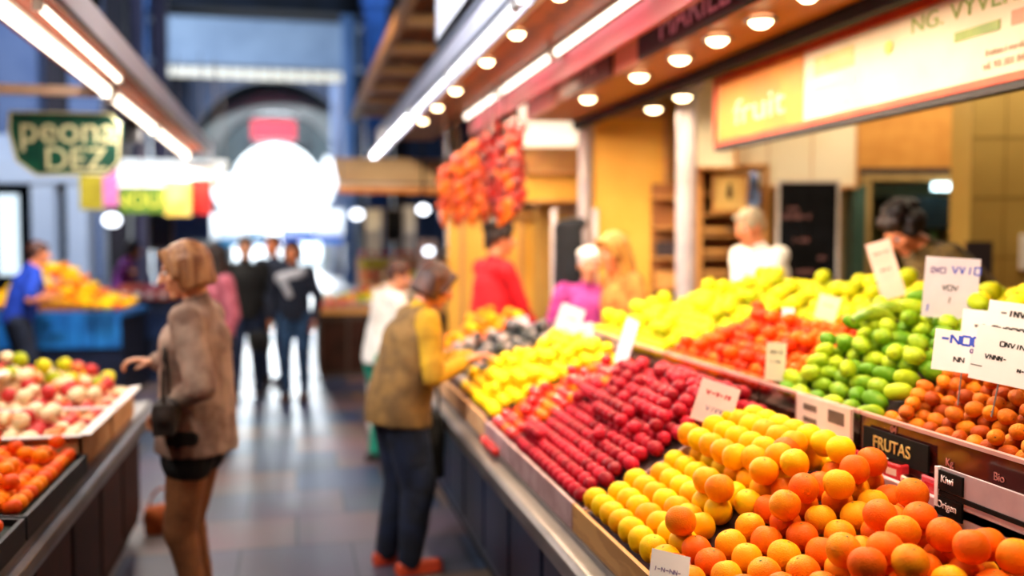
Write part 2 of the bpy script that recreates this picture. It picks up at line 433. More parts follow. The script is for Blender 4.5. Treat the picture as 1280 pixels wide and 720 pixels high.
def crown(z0, zp, zb, xp=1.37):
    """height of a heap's base across the crate: rises from the lip to a crest, then falls a little to the back"""
    def f(x, y=0):
        if x < xp: t = (x-.875)/(xp-.875); return z0 + (zp-z0)*max(t, 0)**1.05
        t = (x-xp)/(1.575-xp); return zp + (zb-zp)*t*t
    return f
def bed(name, y0, y1, x0, x1, zl, f, label, m, mf, raise_=None):
    """a sloping display crate: padded base under the heap, lip, two cheeks"""
    a = empty(name, (x0, y0, .785), 0, label, 'crate')
    X = x1-x0; Yw = y1-y0; k = -.785
    n = 9; xs = [x0+.004+X*i/n*.995 for i in range(n+1)]
    pl = [(0.004, 0), (X, 0)] + [(x-x0, f(x)+k-.003) for x in reversed(xs)]
    MB().prism(pl, .012, Yw-.012).build('sloping_base', m, a)
    MB().box(-.014, 0, 0, Yw, 0, zl+k).build('front_lip', mf, a)
    for yy in (0, Yw-.011): MB().prism(pl, yy, yy+.011).build('cheek', mf, a)
    return a
lining = mat('dark_lining', '2a0e10', '3c1618', rough=.8)
pinkc = mat('pink_printed_carton', 'a07878', 'b89494', rough=.7, scale=10)
beds = [
 ('orange', 1.42, 2.19, .87, (.84, .935, .86), 'wooden lipped display crate under the oranges nearest the camera', lining, lwood),
 ('golden', 2.2, 2.87, .87, (.84, 1.035, .99), 'display crate under the golden yellow citrus heap', lining, lwood),
 ('plum', 2.88, 3.86, .87, (.84, 1.115, 1.08), 'pink printed display crate under the crimson plums', lining, pinkc),
 ('mixed', 3.87, 4.3, .87, (.84, 1.08, 1.06), 'display crate under the mixed red and orange fruit', lining, pinkc),
 ('lemon', 4.31, 5.2, .88, (.85, 1.085, 1.08), 'display crate under the lemons', lining, card),
 ('avocado', 5.21, 6.1, .88, (.85, 1.10, 1.10), 'display crate under the dark avocados', lining, card),
 ('far', 6.11, 6.85, .88, (.85, 1.08, 1.08), 'display crate under the far oranges at the counter end', lining, card)]
zfs = {}
for nm, ya, yb, zl, zz, lab, m, mf in beds:
    zfs[nm] = crown(*zz); bed('display_crate', ya, yb, .862, 1.575, zl, zfs[nm], lab, m, mf)
G = 'oranges in the nearest crate'
heap('orange', .872, 1.57, 1.44, 2.5, lambda x, y: zfs['orange'](x, y) + max(0, min(1, (y-1.85)/.45))*.085*max(0, (x-.87)/.5), .073, .085, .0425,
     ['large orange in the row along the crate lip nearest the camera', 'large red-tinged orange in the middle of the nearest heap', 'large orange at the back of the nearest heap under the dark ledge', 'large orange on top of the nearest orange heap'], 'orange', G, top=lambda x, y: .6 if 1.1 < x < 1.52 else .12, upright=True, keep=lambda x, y: y < 2.185+.24*(x-.87)/.7)
heap('golden_orange', .872, 1.57, 2.2, 2.86, zfs['golden'], .0695, .081, .0400,
     ['golden yellow citrus in the row along the crate lip', 'golden yellow citrus in the middle of the yellow heap', 'golden yellow citrus at the back of the heap below the label plate', 'golden yellow citrus on top of the yellow heap'], 'citrus', 'golden yellow citrus heap between oranges and plums', top=lambda x, y: .9 if 1.2 < x < 1.5 else .0, upright=True, sc=(.93, .97), keep=lambda x, y: y > 2.215+.24*(x-.87)/.7)
heap('plum', .872, 1.57, 2.9, 3.85, zfs['plum'], .0465, .0655, .0265,
     ['crimson plum in the row along the pink crate lip', 'crimson plum in the chained rows of the plum heap', 'crimson plum at the back of the plum heap', 'crimson plum lying on top of the plum heap'], 'plum', 'crimson plum heap', top=lambda x, y: .55 if x > 1.12 else .08)
labs = ['glossy red tomato in the lip row beyond the plums', 'glossy red tomato in the crate beyond the plums', 'glossy red tomato at the back of the crate beyond the plums', 'glossy red tomato on top of the crate beyond the plums']
heap('tomato', .872, 1.57, 3.885, 4.29, zfs['mixed'], .050, .061, .028, labs, 'tomato', 'red and orange mix beyond the plums', top=.2, upright=True,
     mix=(.3, 'mandarin', 'orange mandarin lying among the red tomatoes beyond the plums', 'mandarin'))
heap('lemon', .88, 1.57, 4.325, 5.19, zfs['lemon'], .062, .094, .034,
     ['yellow lemon in the lip row between tomatoes and avocados', 'yellow lemon in the middle of the lemon heap', 'yellow lemon at the back of the lemon heap', 'yellow lemon on top of the lemon heap'], 'lemon', 'lemon heap beyond the tomatoes', top=.45)
heap('avocado', .88, 1.57, 5.225, 6.09, zfs['avocado'], .066, .110, .037,
     ['dark avocado with a pale sticker in the lip row', 'dark avocado in the middle of the avocado heap', 'dark avocado at the back of the avocado heap', 'dark avocado on top of the avocado heap'], 'avocado', 'dark avocado heap by the woman in mustard', top=.3)
heap('orange', .88, 1.57, 6.125, 6.84, zfs['far'], .074, .086, .0425,
     ['orange in the lip row at the far counter end', 'orange in the far heap beside the person in red', 'orange at the back of the far heap beside the person in red', 'orange on top of the far heap'], 'orange', 'oranges at the far end of the counter', top=.3, upright=True)
# loose strawberries-red fruit hanging over the lip beyond the plum crate (on the worktop edge)
for k in range(5):
    place('tomato', (.835, 3.98+k*.062, .768+.028), (rng.uniform(-.3, .3), 0, 0), .78, 'small red tomato lying on the chrome edge below the plum crate', 'tomato', 'red tomatoes on the chrome edge')

# ------------------------------------------------------------------ upper tier
tier = empty('display_tier', (1.6, 1.0, 0), 0, 'raised back display tier with a pale pink lip and dark front', 'display stand')
TY = 4.5
MB().box(.0, 1.3, 0, TY, 0, 1.02).build('body', mat('tier_dark', '1a0d10', '26141a', rough=.5), tier)
MB().box(-.018, 0.0, 0, TY, 1.018, 1.046).build('front_lip', mat('pink_lip', 'c89aa4', 'd8acb4', rough=.35), tier, bevel=.003)
MB().box(0, 1.3, 0, TY, 1.02, 1.035).build('shelf_board', mat('pink_shelf', 'c08890', 'cc9a9e', rough=.4), tier)
def tray(y0, y1, z_front, zb, xb, label, fm, glass=True):
    a = empty('fruit_tray', (1.665, y0, 1.0365), 0, label, 'tray')
    Yw = y1-y0; xw = xb-1.665
    MB().prism([(.012, 0), (xw, 0), (xw, zb-1.035), (.012, .075)], .006, Yw-.006).build('sloping_base', lining, a)
    MB().box(-.004, .004, 0, Yw, 0, z_front-1.035).build('front_panel', fm, a)
    MB().box(-.009, .007, 0, Yw, z_front-1.035, z_front-1.025).build('top_edge', mat('tray_edge', 'c0908c', 'd0a09c', rough=.3), a)
    return a
def tf(xb, zb): return lambda x, y: 1.11 + (zb-1.11)*max(0, x-1.677)/(xb-1.677)
maroon = mat('maroon_panel', '3c1614', '521f1c', rough=.15, scale=3, coat=.5)
glassm = mat('clear_panel', 'ffe8d8', rough=.03, trans=1, spec=.5)
tray(1.05, 2.56, 1.175, 1.27, 2.10, 'maroon fronted tray under the brown-orange kiwis', maroon)
tray(2.57, 3.21, 1.175, 1.42, 2.22, 'glass fronted tray under the green mangoes', glassm)
tray(3.22, 4.30, 1.175, 1.31, 2.22, 'glass fronted tray under the orange-red nectarines', glassm)
tray(4.31, 5.45, 1.175, 1.40, 2.75, 'tray under the yellow-green apples', glassm)
heap('kiwi', 1.68, 2.13, 1.75, 2.57, tf(2.10, 1.30), .0445, .0590, .0235,
     ['small brown-orange kiwi along the maroon tray edge', 'small brown-orange kiwi in the middle of the kiwi heap', 'small brown-orange kiwi at the top of the kiwi heap by the cards', 'small brown-orange kiwi lying on the kiwi heap'], 'kiwi', 'brown-orange kiwi heap', top=.5, yaw=.5)
heap('mango', 1.68, 2.20, 2.545, 3.2, tf(2.2, 1.43), .059, .098, .031,
     ['green oval mango along the tray edge', 'green oval mango in the middle of the green heap', 'green oval mango at the top of the green heap', 'green oval mango lying on the green heap'], 'mango', 'green mango heap', top=.5, jit=.05, yaw=.6)
heap('nectarine', 1.68, 2.22, 3.23, 4.29, tf(2.22, 1.31), .068, .075, .035,
     ['orange-red nectarine along the glass tray edge', 'orange-red nectarine in the middle of its heap', 'orange-red nectarine at the back of its heap', 'orange-red nectarine lying on top of its heap'], 'nectarine', 'orange-red nectarine heap', top=.35, upright=True)
heap('apple', 1.69, 2.74, 4.33, 5.43, tf(2.75, 1.42), .088, .094, .042,
     ['yellow-green apple along the tray edge nearest the blond woman', 'yellow-green apple in the middle of the far yellow heap', 'yellow-green apple at the back of the far yellow heap', 'yellow-green apple on top of the far yellow heap'], 'apple', 'yellow-green apple heap', top=.4, upright=True)
# raised basket row behind nectarines and mangoes, also with yellow green apples
bk = empty('back_crate', (2.26, 2.75, 1.0365), 0, 'raised crate of pale yellow-green apples behind the mangoes and nectarines', 'crate')
MB().prism([(-.03, 0), (.5, 0), (.5, .42), (-.03, .20)], 0, 1.54).build('box', lining, bk); 
for yy in (-.013, 1.541): MB().prism([(-.03, 0), (.5, 0), (.5, .42), (-.03, .20)], yy, yy+.012).build('end_board', lwood, bk)
heap('apple', 2.235, 2.75, 2.77, 4.28, lambda x, y: 1.24+(x-2.23)*.415, .088, .094, .042,
     ['yellow-green apple in the front row of the raised back crate', 'yellow-green apple in the middle of the raised back crate', 'yellow-green apple in the rear row of the raised back crate', 'yellow-green apple on top of the raised back crate'], 'apple', 'yellow-green apples in the raised back crate', top=.3, upright=True,
     keep=lambda x, y: y > 3.1)
# long green plantain like fruits on top of the mango heap + red fruit at right
def banana(label, loc, rz, L, r, m, name='plantain'):
    pts = []; n = 12
    for i in range(n+1):
        t = i/n; pts.append((L*(t-.5), 0, -.12*L*(2*t-1)**2*1.5+.18*L))
    rs = [r*(.28+.72*sin(pi*min(max(t, .04), .96))**.5) for t in [i/n for i in range(n+1)]]
    o = MB().tube(pts, rs, 10).build(name, m, None, loc); o.rotation_euler = (0, 0, rz)
    MB().tube([pts[-1], (pts[-1][0]+.02, 0, pts[-1][2]-.004)], [r*.3, r*.22], 6).build('stem', stemb, o)
    return tag(o, label, 'plantain', 'long green plantains above the mangoes')
for k, (u, v, F, ln) in enumerate([(1110, 388, 3.45, .17), (1140, 384, 3.5, .16), (1092, 394, 3.4, .15), (1180, 404, 3.3, .15), (1165, 396, 3.35, .14)]):
    p = P(u, v, F); banana(['long green plantain, front one on top of the mango heap', 'long green plantain, uppermost above the mangoes', 'green plantain at the left of the plantains on the mango heap', 'green plantain at the right end beside the white cards', 'green plantain half behind the right one'][k], (p.x, p.y, p.z-.02), -.3+.1*k, ln, .026, mat('plantain_skin', '5c8c14', 'b4b828', rough=.4, scale=10))

# ------------------------------------------------------------------ price cards
def scribble(b, x0, x1, z, h, seed, y=-.0016, t=.0022):
    r2 = random.Random(seed); x = x0; h *= .8; t *= .9
    while x < x1:
        w = r2.uniform(.5, .9)*h; k = r2.choice('|vno-')
        zc = z
        def seg(ax, az, bx, bz):
            d = V((bx-ax, 0, bz-az)); L = max(d.length, 1e-4); n_ = V((-d.z, 0, d.x))/L*t/2
            A, B = V((ax, y, az)), V((bx, y, bz))
            b.add([A-n_, B-n_, B+n_, A+n_], [(0, 1, 2, 3)])
        if k == '|': seg(x+w/2, z-h/2, x+w/2+h*.1, z+h/2)
        elif k == 'v': seg(x, z+h/2, x+w/2, z-h/2); seg(x+w/2, z-h/2, x+w, z+h/2)
        elif k == 'n': seg(x, z-h/2, x, z+h/2); seg(x, z+h/2, x+w, z-h/2); seg(x+w, z-h/2, x+w, z+h/2)
        elif k == 'o': seg(x, z-h/2, x+w, z-h/2); seg(x+w, z-h/2, x+w, z+h/2); seg(x+w, z+h/2, x, z+h/2); seg(x, z+h/2, x, z-h/2)
        else: seg(x, z, x+w, z)
        x += w+h*.25
    return b
def price_card(p, w, h, rz, rx, ry, lines, label, m=None, stick=.06):
    a = empty('price_card', p, 0, label, 'price card'); a.rotation_euler = (rx, ry, rz)
    MB().box(-w/2, w/2, -.001, .001, 0, h).build('card', m or paperw, a, bevel=0)
    if stick: MB().tube([(0, .003, h*.4), (0, .003, -stick)], .0022, 6).build('stick', steel, a)
    for i, (x0, x1, z, hh, mm, t) in enumerate(lines):
        scribble(MB(), (x0-.5)*w, (x1-.5)*w, z*h, hh, 31*i+int(w*1000)+i, t=t).build('handwriting', mm, a)
    return a
def camrz(p): return -math.atan2(p[0], p[1])          # turn a card to look at the aisle viewer
p = P(886, 530, 3.05); price_card(p, .125, .135, camrz(p)-.1, -.25, .28, [(.2, .8, .72, .018, redink, .006), (.3, .7, .35, .02, purpleink, .003)], 'pink-white price card tilted on the plums beside the yellow citrus', mat('pinkish_card', 'e8c8cc', 'f0d8da', rough=.5))
p = P(775, 455, 4.3); price_card(p, .07, .21, camrz(p)-.7, -.1, .28, [(.2, .8, .7, .015, ink, .003)], 'narrow white card leaning at the back of the lemon heap', stick=.05)
p = P(968, 476, 3.5); price_card(p, .07, .14, camrz(p), -.05, .05, [(.2, .8, .75, .012, ink, .003), (.2, .8, .5, .012, ink, .003)], 'small cream card at the corner of the nectarine tray', mat('cream_card', 'e8dcc0', 'f0e6cc', rough=.5), stick=.03)
p = P(1185, 398, 3.15); price_card(p, .165, .20, camrz(p), -.1, .06, [(.12, .4, .78, .022, purpleink, .004), (.5, .95, .8, .03, blueink, .005), (.35, .6, .5, .02, ink, .004), (.45, .55, .3, .025, ink, .004), (.05, .15, .15, .03, blueink, .005)], 'white price card with purple writing standing above the green mangoes', mat('lilac_card', 'd8ccdc', 'e2d8e6', rough=.5), stick=.12)
p = P(1118, 372, 4.1); price_card(p, .10, .25, camrz(p), -.1, -.3, [(.2, .8, .8, .012, redink, .003), (.3, .7, .5, .012, redink, .003)], 'tall pinkish card leaning in front of the dark haired seller', mat('pink_card', 'e8b8a8', 'f0c8b8', rough=.5), stick=.04)
cards = [(1202, 466, 2.62, .155, .115, .10, 0, [(.12, .85, .78, .03, blueink, .007), (.6, .85, .55, .012, purpleink, .004), (.35, .45, .3, .018, ink, .004)], 'white card with thick blue writing standing in the kiwi heap'),
         (1248, 480, 2.55, .15, .15, .18, .02, [(.4, .75, .72, .016, ink, .004), (.2, .55, .45, .016, ink, .004), (.75, .9, .3, .012, ink, .004), (0, .1, .25, .04, ink, .003)], 'white card with black writing, front right above the kiwis'),
         (1268, 452, 2.72, .17, .17, .12, 0, [(.2, .7, .8, .022, ink, .006), (.1, .8, .5, .022, ink, .006), (.4, .6, .25, .015, ink, .004)], 'white card with bold black figures at the right frame edge'),
         (1228, 425, 2.85, .12, .09, .08, 0, [(.3, .9, .45, .012, ink, .004)], 'small white card with grey writing behind the blue lettered card')]
for u, v, F, w, h, ry, dz, ls, lab in cards:
    p = P(u, v, F); price_card(p, w, h, camrz(p)+.05, -.3, ry, ls, lab, stick=.09)
p = P(985, 405, 4.2); price_card(p, .05, .07, camrz(p), -.1, 0, [(.2, .8, .5, .01, ink, .002)], 'small white card among the yellow-green apples', stick=.08)
p = P(1030, 400, 4.2); price_card(p, .09, .11, camrz(p), -.2, .25, [(.2, .8, .6, .01, ink, .002)], 'pale pinkish tag before the raised apple crate', mat('pale_tag', 'e8d0a8', 'f0dcb8', rough=.5), stick=.08)
p = P(834, 738, 2.14); price_card(p, .09, .085, camrz(p)+.2, -.55, .25, [(.1, .8, .5, .012, purpleink, .002)], 'white folded card with a grey figure at the lip of the nearest oranges', stick=.04)
for u, v, F, w, h, ry, lab in [(700, 432, 5.6, .14, .24, .35, 'pinkish white card leaning over the far avocado heap'), (655, 436, 6.0, .12, .20, -.2, 'white card standing by the person in red'),
                               (733, 440, 5.3, .10, .16, -.1, 'small pale card under the magenta dressed seller')]:
    p = P(u, v, F); price_card(p, w, h, camrz(p), -.1, ry, [(.2, .8, .7, .016, redink, .004), (.3, .7, .4, .02, ink, .004)], lab, mat('pinkish_card', '', rough=.5), stick=.12)

# shelf plates and packs on the tier
pl = empty('label_plate', (1.648, 2.585, 1.037), 0, 'white label plate with six small printed blocks on the mango tray front', 'label')
MB().box(-.006, 0, 0, .33, 0, .15).build('plate', mat('plate_pink_white', 'e8ccc0', 'f2dacc', rough=.5), pl)
pr = MB()
for (ya, yb, za, zb) in [(.20, .28, .105, .125), (.04, .13, .09, .13), (.20, .28, .065, .082), (.20, .28, .02, .035), (.05, .13, .03, .045)]: MB().box(-.0075, -.006, ya, yb, za, zb).build('printed_text', mat('brown_print', '4c3c30', '6c5848', rough=.7), pl)
q = MB(); 
for ya in (.0, .325): q.box(-.008, -.0058, ya, ya+.004, 0, .15)
q.build('edge_strip', mat('tray_edge', '', rough=.3), pl)
def rz90(loc): return Matrix.Translation(loc) @ Matrix.Rotation(-pi/2, 4, 'Z') @ BF
sl = empty('shelf_label', (1.652, 2.23, 1.075), 0, 'black shelf label with gold lettering on the maroon tray front', 'label')
MB().box(-.006, 0, 0, .30, 0, .075).build('plate', black, sl)
text_mesh('lettering', 'FRUTAS', .05, mat('gold_print', 'c8a050', 'd8b468', rough=.5), sl, rz90((-.0075, .16, .037)))
for k, (y_, z_, s_) in enumerate([(2.16, 1.12, 'Kg'), (2.4, 1.16, '04'), (1.98, 1.125, 'Bio'), (1.88, 1.12, '1ª')]):
    o = text_mesh('panel_lettering', s_, .028, mat('pink_print', 'c07068', rough=.5), None, rz90((0, 0, 0)))
    o.location = (1.6585, y_, z_); tag(o, ['faint pink lettering beside the black shelf label', 'faint pink lettering above the black shelf label', 'faint pink lettering above the grey price plate', 'faint pink lettering at the right end of the maroon panel'][k], 'lettering')
pk_mats = [mat('red_pack', 'c01824', 'd83038', rough=.25), mat('white_pack', 'e8d0c0', 'f0dccc', rough=.3), mat('pink_pack', 'd84858', 'e86070', rough=.25)]
for k, (y_, mi, lab) in enumerate([(2.52, 0, 'small red fruit pack at the left end of the ledge'), (2.43, 1, 'small white pack between two red packs on the ledge'), (2.34, 0, 'small red pack under the gold lettered label'),
                                   (2.27, 1, 'flat white pack lying before the red packs'), (2.175, 2, 'pink and white pack standing beside the grey price plate'), (2.09, 0, 'red pack half behind the grey price plate')]):
    a = empty('fruit_pack', (1.612, y_, 1.037), .1*(k % 3-1), lab, 'pack', 'small packs on the pink ledge')
    MB().box(0, .032, -.036, .036, 0, .045 if k != 3 else .02).build('box', pk_mats[mi], a, bevel=.005)
    MB().box(-.0012, 0, -.02, .02, .012 if k != 3 else .004, .03 if k != 3 else .016).build('sticker', pk_mats[1-(mi > 0)*1] if mi != 1 else pk_mats[2], a)
    MB().box(.004, .028, -.03, .03, (.045 if k != 3 else .02), (.048 if k != 3 else .022)).build('film_lid', glassm, a)
for k in range(5):
    a = empty('fruit_punnet', (1.612, 2.99+k*.105, 1.037), .06*(k % 3-1), ['orange punnet next to the white label plate', 'green punnet, second from the white label plate', 'deep orange punnet in the middle of the ledge row', 'orange punnet, fourth from the white label plate', 'green and yellow punnet at the far end of the ledge row'][k], 'punnet', 'punnets on the pink ledge')
    MB().box(0, .032, -.043, .043, 0, .05).build('tub', mat(['pun1', 'pun2'][k in (1, 4)], ['e0600c', '8c9418'][k in (1, 4)], ['f08020', 'b0a828'][k in (1, 4)], rough=.3, scale=40), a, bevel=.006)
    MB().box(-.0015, .033, -.045, .045, .05, .055).build('lid', glassm, a)
pp = empty('price_plate', (1.590, 2.105, 1.03), 0, 'grey price plate holder with black lettered tabs clipped to the pink ledge', 'price holder')
MB().box(-.008, 0, -.42, 0, -.035, .10).build('plate', mat('grey_plate', 'a898a0', 'b8a8b0', rough=.4), pp)
MB().box(-.012, -.008, -.42, .0, .030, .042).build('channel', black, pp)
for k, (z0, s) in enumerate([(.045, 'Kiwi'), (-.02, 'Origen')]):
    t = MB().box(-.014, -.008, -.10, -.0, z0, z0+.048).build('tab', black, pp)
    text_mesh('lettering', s, .026, paperw, t, rz90((-.015, -.046, z0+.028)))
for z0 in (.092,): MB().box(-.016, -.008, -.012, 0, .0, .1).build('end_clip', paperw, pp)

# ------------------------------------------------------------------ left counter
lc = empty('market_counter', (0, 0, 0), 0, 'brown fronted fruit counter with a chrome rail on the left of the aisle', 'counter')
MB().box(-3.2, -.88, .6, 5.75, .1, .76).build('body', brownp, lc)
b = MB()
for k in range(9): b.box(-.88, -.868, .65+k*.57, 1.17+k*.57, .16, .68)
b.build('front_panel', mat('brown_gloss', '2a150e', '381c13', rough=.6, spec=.15), lc)
MB().box(-3.1, -.93, .65, 5.7, 0, .1).build('plinth', black, lc)
MB().prism([(-x, z) for x, z in prof][::-1], .6, 5.75).build('chrome_rail', steel, lc, bevel=.004)
MB().box(-3.2, -.80, .6, 5.75, .76, .785).build('worktop', steel, lc)
def lbed(y0, y1, x1, zl, z0, zb, xb, label, mf):
    a = empty('display_crate', (x1, y0, .785), 0, label, 'crate'); Yw = y1-y0; k = -.785; X = xb-x1
    MB().prism([(0, 0), (X, 0), (X, zb+k), (-.02, z0+k), (0, z0+k)], .012, Yw-.012).build('sloping_base', mat('crate_dark_green', '101808', '1c240e', rough=.8), a)
    MB().box(0, .014, 0, Yw, 0, zl+k).build('side_lip', mf, a)
    for yy in (0, Yw-.011): MB().prism([(0, 0), (X, 0), (X, zb+k+.02), (.0, zl+k)], yy, yy+.011).build('cheek', mf, a)
    return a
lbed(2.2, 3.12, -.815, .86, .84, 1.0, -2.6, 'dark crate of mandarins nearest the camera on the left counter', dsteel)
lbed(3.14, 4.02, -.815, .86, .84, 1.0, -2.6, 'dark crate of deep orange mandarins before the peach cartons', dsteel)
lz = lambda z0, zb: (lambda x, y: z0 + (zb-z0)*max(0, (-.835+x))/(2.6-.835))
_place = place
def place(kind, loc, rot, sc, label, cat, group):
    return _place(kind, (loc[0]*SGN[0], loc[1], loc[2]), rot, sc, label, cat, group)
SGN[0] = -1
heap('mandarin', .83, 1.75, 2.45, 3.08, lz(.84, 1.0), .052, .0575, .027,
     ['orange mandarin in the lip row at the lower left', 'orange mandarin in the nearest left crate', 'orange mandarin at the far side of the nearest left crate', 'orange mandarin on top of the nearest left heap'], 'mandarin', 'mandarins in the nearest left crate', top=.45, upright=True, mix=(.06, 'mango', 'small green fruit among the nearest left mandarins', 'mango'))
heap('mandarin', .83, 1.95, 3.17, 4.0, lz(.84, 1.0), .056, .062, .029,
     ['deep orange mandarin in the lip row before the peach carton', 'deep orange mandarin in the crate before the peach carton', 'deep orange mandarin at the frame edge before the peach carton', 'deep orange mandarin on top of its heap before the peach carton'], 'mandarin', 'deep orange mandarins before the peach cartons', top=.4, upright=True, sc=(1.0, 1.12))
cgrey = mat('peach_carton', 'c8905c', 'd8a470', rough=.8, scale=9)
cwhite = mat('carton_lining', 'e8d8d0', 'f4e8e0', rough=.7)
CB = [(-.83, 4.06, .62, .62), (-1.46, 4.06, .62, .62), (-.83, 4.72, .62, .62), (-1.46, 4.72, .62, .62), (-2.09, 4.4, .6, .8)]
clabs = ['open peach carton at the corner nearest the aisle, with an oval hand hole', 'open peach carton left of the corner one', 'open peach carton behind the corner one beside the aisle', 'open peach carton in the rear row away from the aisle', 'open peach carton at the left frame edge']
for k, (x1, y0, wx, wy) in enumerate(CB):
    zz = .785+.055+ (.10 if k in (1, 3) else .22 if k == 4 else 0)
    a = empty('peach_carton', (x1, y0, .785), 0, clabs[k], 'carton')
    hgt = zz-.785
    MB().box(-wx, 0, 0, wy, 0, hgt).build('riser', cgrey, a)
    wl = MB().box(-wx, 0, 0, .012, hgt, hgt+.085)
    wl.box(-wx, 0, wy-.012, wy, hgt, hgt+.085); wl.box(-.012, 0, 0, wy, hgt, hgt+.085); wl.box(-wx, -wx+.012, 0, wy, hgt, hgt+.085)
    wl.build('wall', cgrey, a)
    fl = MB().box(-wx-.004, .004, -.03, .008, hgt+.085, hgt+.09); fl.box(-.012, .035, 0, wy, hgt+.085, hgt+.09); fl.build('white_flap', cwhite, a)
    hm = MB(); hm.add([(-wx/2+.03*cos(t*pi/8), -.001, hgt+.03+.013*sin(t*pi/8)) for t in range(16)], [tuple(range(16))]); hm.build('hand_hole', black, a)
    s0 = zz+.03
    heap('peach', -x1+.015, -x1+wx-.01, y0+.015, y0+wy-.012, (lambda s0: (lambda x, y: s0))(s0), .074, .0795, .037,
         ['blushed peach along the aisle side of ' + t for t in [['the corner carton', 'the carton left of the corner', 'the rear aisle carton', 'the rear inner carton', 'the leftmost carton'][k]]] +
         ['blushed peach in the middle of ' + ['the corner carton', 'the carton left of the corner', 'the rear aisle carton', 'the rear inner carton', 'the leftmost carton'][k]] +
         ['blushed peach along the inner side of ' + ['the corner carton', 'the carton left of the corner', 'the rear aisle carton', 'the rear inner carton', 'the leftmost carton'][k]] +
         ['blushed peach on top in ' + ['the corner carton', 'the carton left of the corner', 'the rear aisle carton', 'the rear inner carton', 'the leftmost carton'][k]],
         'peach', 'peaches in the left cartons', top=.3, upright=True)
# yellow apples on a riser behind the peaches
a = empty('display_crate', (-.95, 5.38, .785), 0, 'high crate of mixed pale fruit behind the peach cartons', 'crate')
MB().prism([(0, 0), (-2.2, 0), (-2.2, .38), (-0.02, .09)], 0, .36).build('sloping_base', cgrey, a)
MB().box(-2.2, 0, -.012, 0, 0, .10).build('front_board', cgrey, a)
heap('peach', .98, 3.1, 5.39, 5.74, lambda x, y: .89+(x-.97)*.13, .075, .08, .037,
     ['peach at the aisle end of the high rear left crate', 'peach in the middle of the high rear left crate', 'peach at the far end of the high rear left crate', 'peach on top in the high rear left crate'], 'peach', 'fruit in the high rear left crate', top=.3, upright=True, mix=(.25, 'apple', 'yellow apple among the peaches of the high rear left crate', 'apple'))
SGN[0] = 1

# ------------------------------------------------------------------ people
def capsule(b, a, c, ra, rc, n=14):
    a, c = V(a), V(c); d = c-a; L = d.length
    if L < 1e-5: return ell(b, a, (ra, ra, ra))
    q = d.to_track_quat('Z', 'Y').to_matrix().to_4x4(); M = Matrix.Translation(a) @ q
    pr = [(0, -ra)] + [(ra*sin(t*pi/10), -ra*cos(t*pi/10)) for t in range(1, 5)] + [(ra, 0), (rc, L)] + [(rc*cos(t*pi/10), L+rc*sin(t*pi/10)) for t in range(1, 5)] + [(0, L+rc)]
    b.lathe(pr, n, M)
def ell(b, c, r, M3=None, n=18):
    M = Matrix.Translation(V(c)) @ ((M3.to_4x4()) if M3 is not None else Matrix.Identity(4)) @ Matrix.Diagonal((r[0], r[1], r[2], 1))
    pr = [(0, -1)] + [(sin(t*pi/12), -cos(t*pi/12)) for t in range(1, 12)] + [(0, 1)]
    b.lathe(pr, n, M)
def loft(b, secs, n=22):
    """closed shell through elliptical sections (centre, rx, ry, rotation)"""
    vs = []; fs = []
    for c, rx, ry, M3 in secs:
        for k in range(n):
            p = V((rx*cos(2*pi*k/n), ry*sin(2*pi*k/n), 0)); vs.append(V(c) + (M3 @ p if M3 is not None else p))
    for i in range(len(secs)-1):
        for k in range(n): fs.append((i*n+k, i*n+(k+1) % n, (i+1)*n+(k+1) % n, (i+1)*n+k))
    fs.append(tuple(reversed(range(n)))); fs.append(tuple(range((len(secs)-1)*n, len(secs)*n)))
    b.add(vs, fs, True)
FOLD = bpy.data.textures.new('folds', 'CLOUDS'); FOLD.noise_scale = .11; FOLD.noise_depth = 2
HAIRT = bpy.data.textures.new('hair', 'CLOUDS'); HAIRT.noise_scale = .035; HAIRT.noise_depth = 2
def blob(name, b, voxel, m, parent, smooth=3, disp=0, tex=None):
    me = bpy.data.meshes.new(name); me.from_pydata(b.v, [], b.f)
    o = bpy.data.objects.new(name, me); COL.objects.link(o)
    md = o.modifiers.new('r', 'REMESH'); md.mode = 'VOXEL'; md.voxel_size = voxel
    if smooth: s = o.modifiers.new('s', 'SMOOTH'); s.factor = .5; s.iterations = smooth
    if disp:
        d = o.modifiers.new('d', 'DISPLACE'); d.texture = tex or FOLD; d.strength = disp; d.mid_level = .5
    dg = bpy.context.evaluated_depsgraph_get(); dg.update()
    m2 = bpy.data.meshes.new_from_object(o.evaluated_get(dg)); bpy.data.objects.remove(o); bpy.data.meshes.remove(me)
    m2.name = name; m2.materials.clear(); m2.materials.append(m)
    m2.polygons.foreach_set('use_smooth', [True]*len(m2.polygons))
    o = bpy.data.objects.new(name, m2); COL.objects.link(o)
    if parent is not None: o.parent = parent
    return o
def ik(a, c, l1, l2, pole):
    a, c, pole = V(a), V(c), V(pole); d = c-a; D = d.length
    mx = (l1+l2)*.995
    if D > mx: c = a + d*(mx/D); d = c-a; D = mx
    x = (l1*l1 - l2*l2 + D*D)/(2*D); h = math.sqrt(max(l1*l1-x*x, 1e-6)); dn = d/D
    pp_ = (pole - dn*pole.dot(dn)); pp_ = pp_.normalized() if pp_.length > 1e-4 else V((0, 0, -1))
    return a + dn*x + pp_*h, c
skin = mat('skin', 'd08a62', 'dc9a72', rough=.5, scale=12); skin_r = mat('skin_warm', 'd87848', 'e48c5c', rough=.5, scale=12)
eyew = mat('eye_white', 'e8e4e0', rough=.2); eyed = mat('eye_iris', '2a1a10', rough=.2)
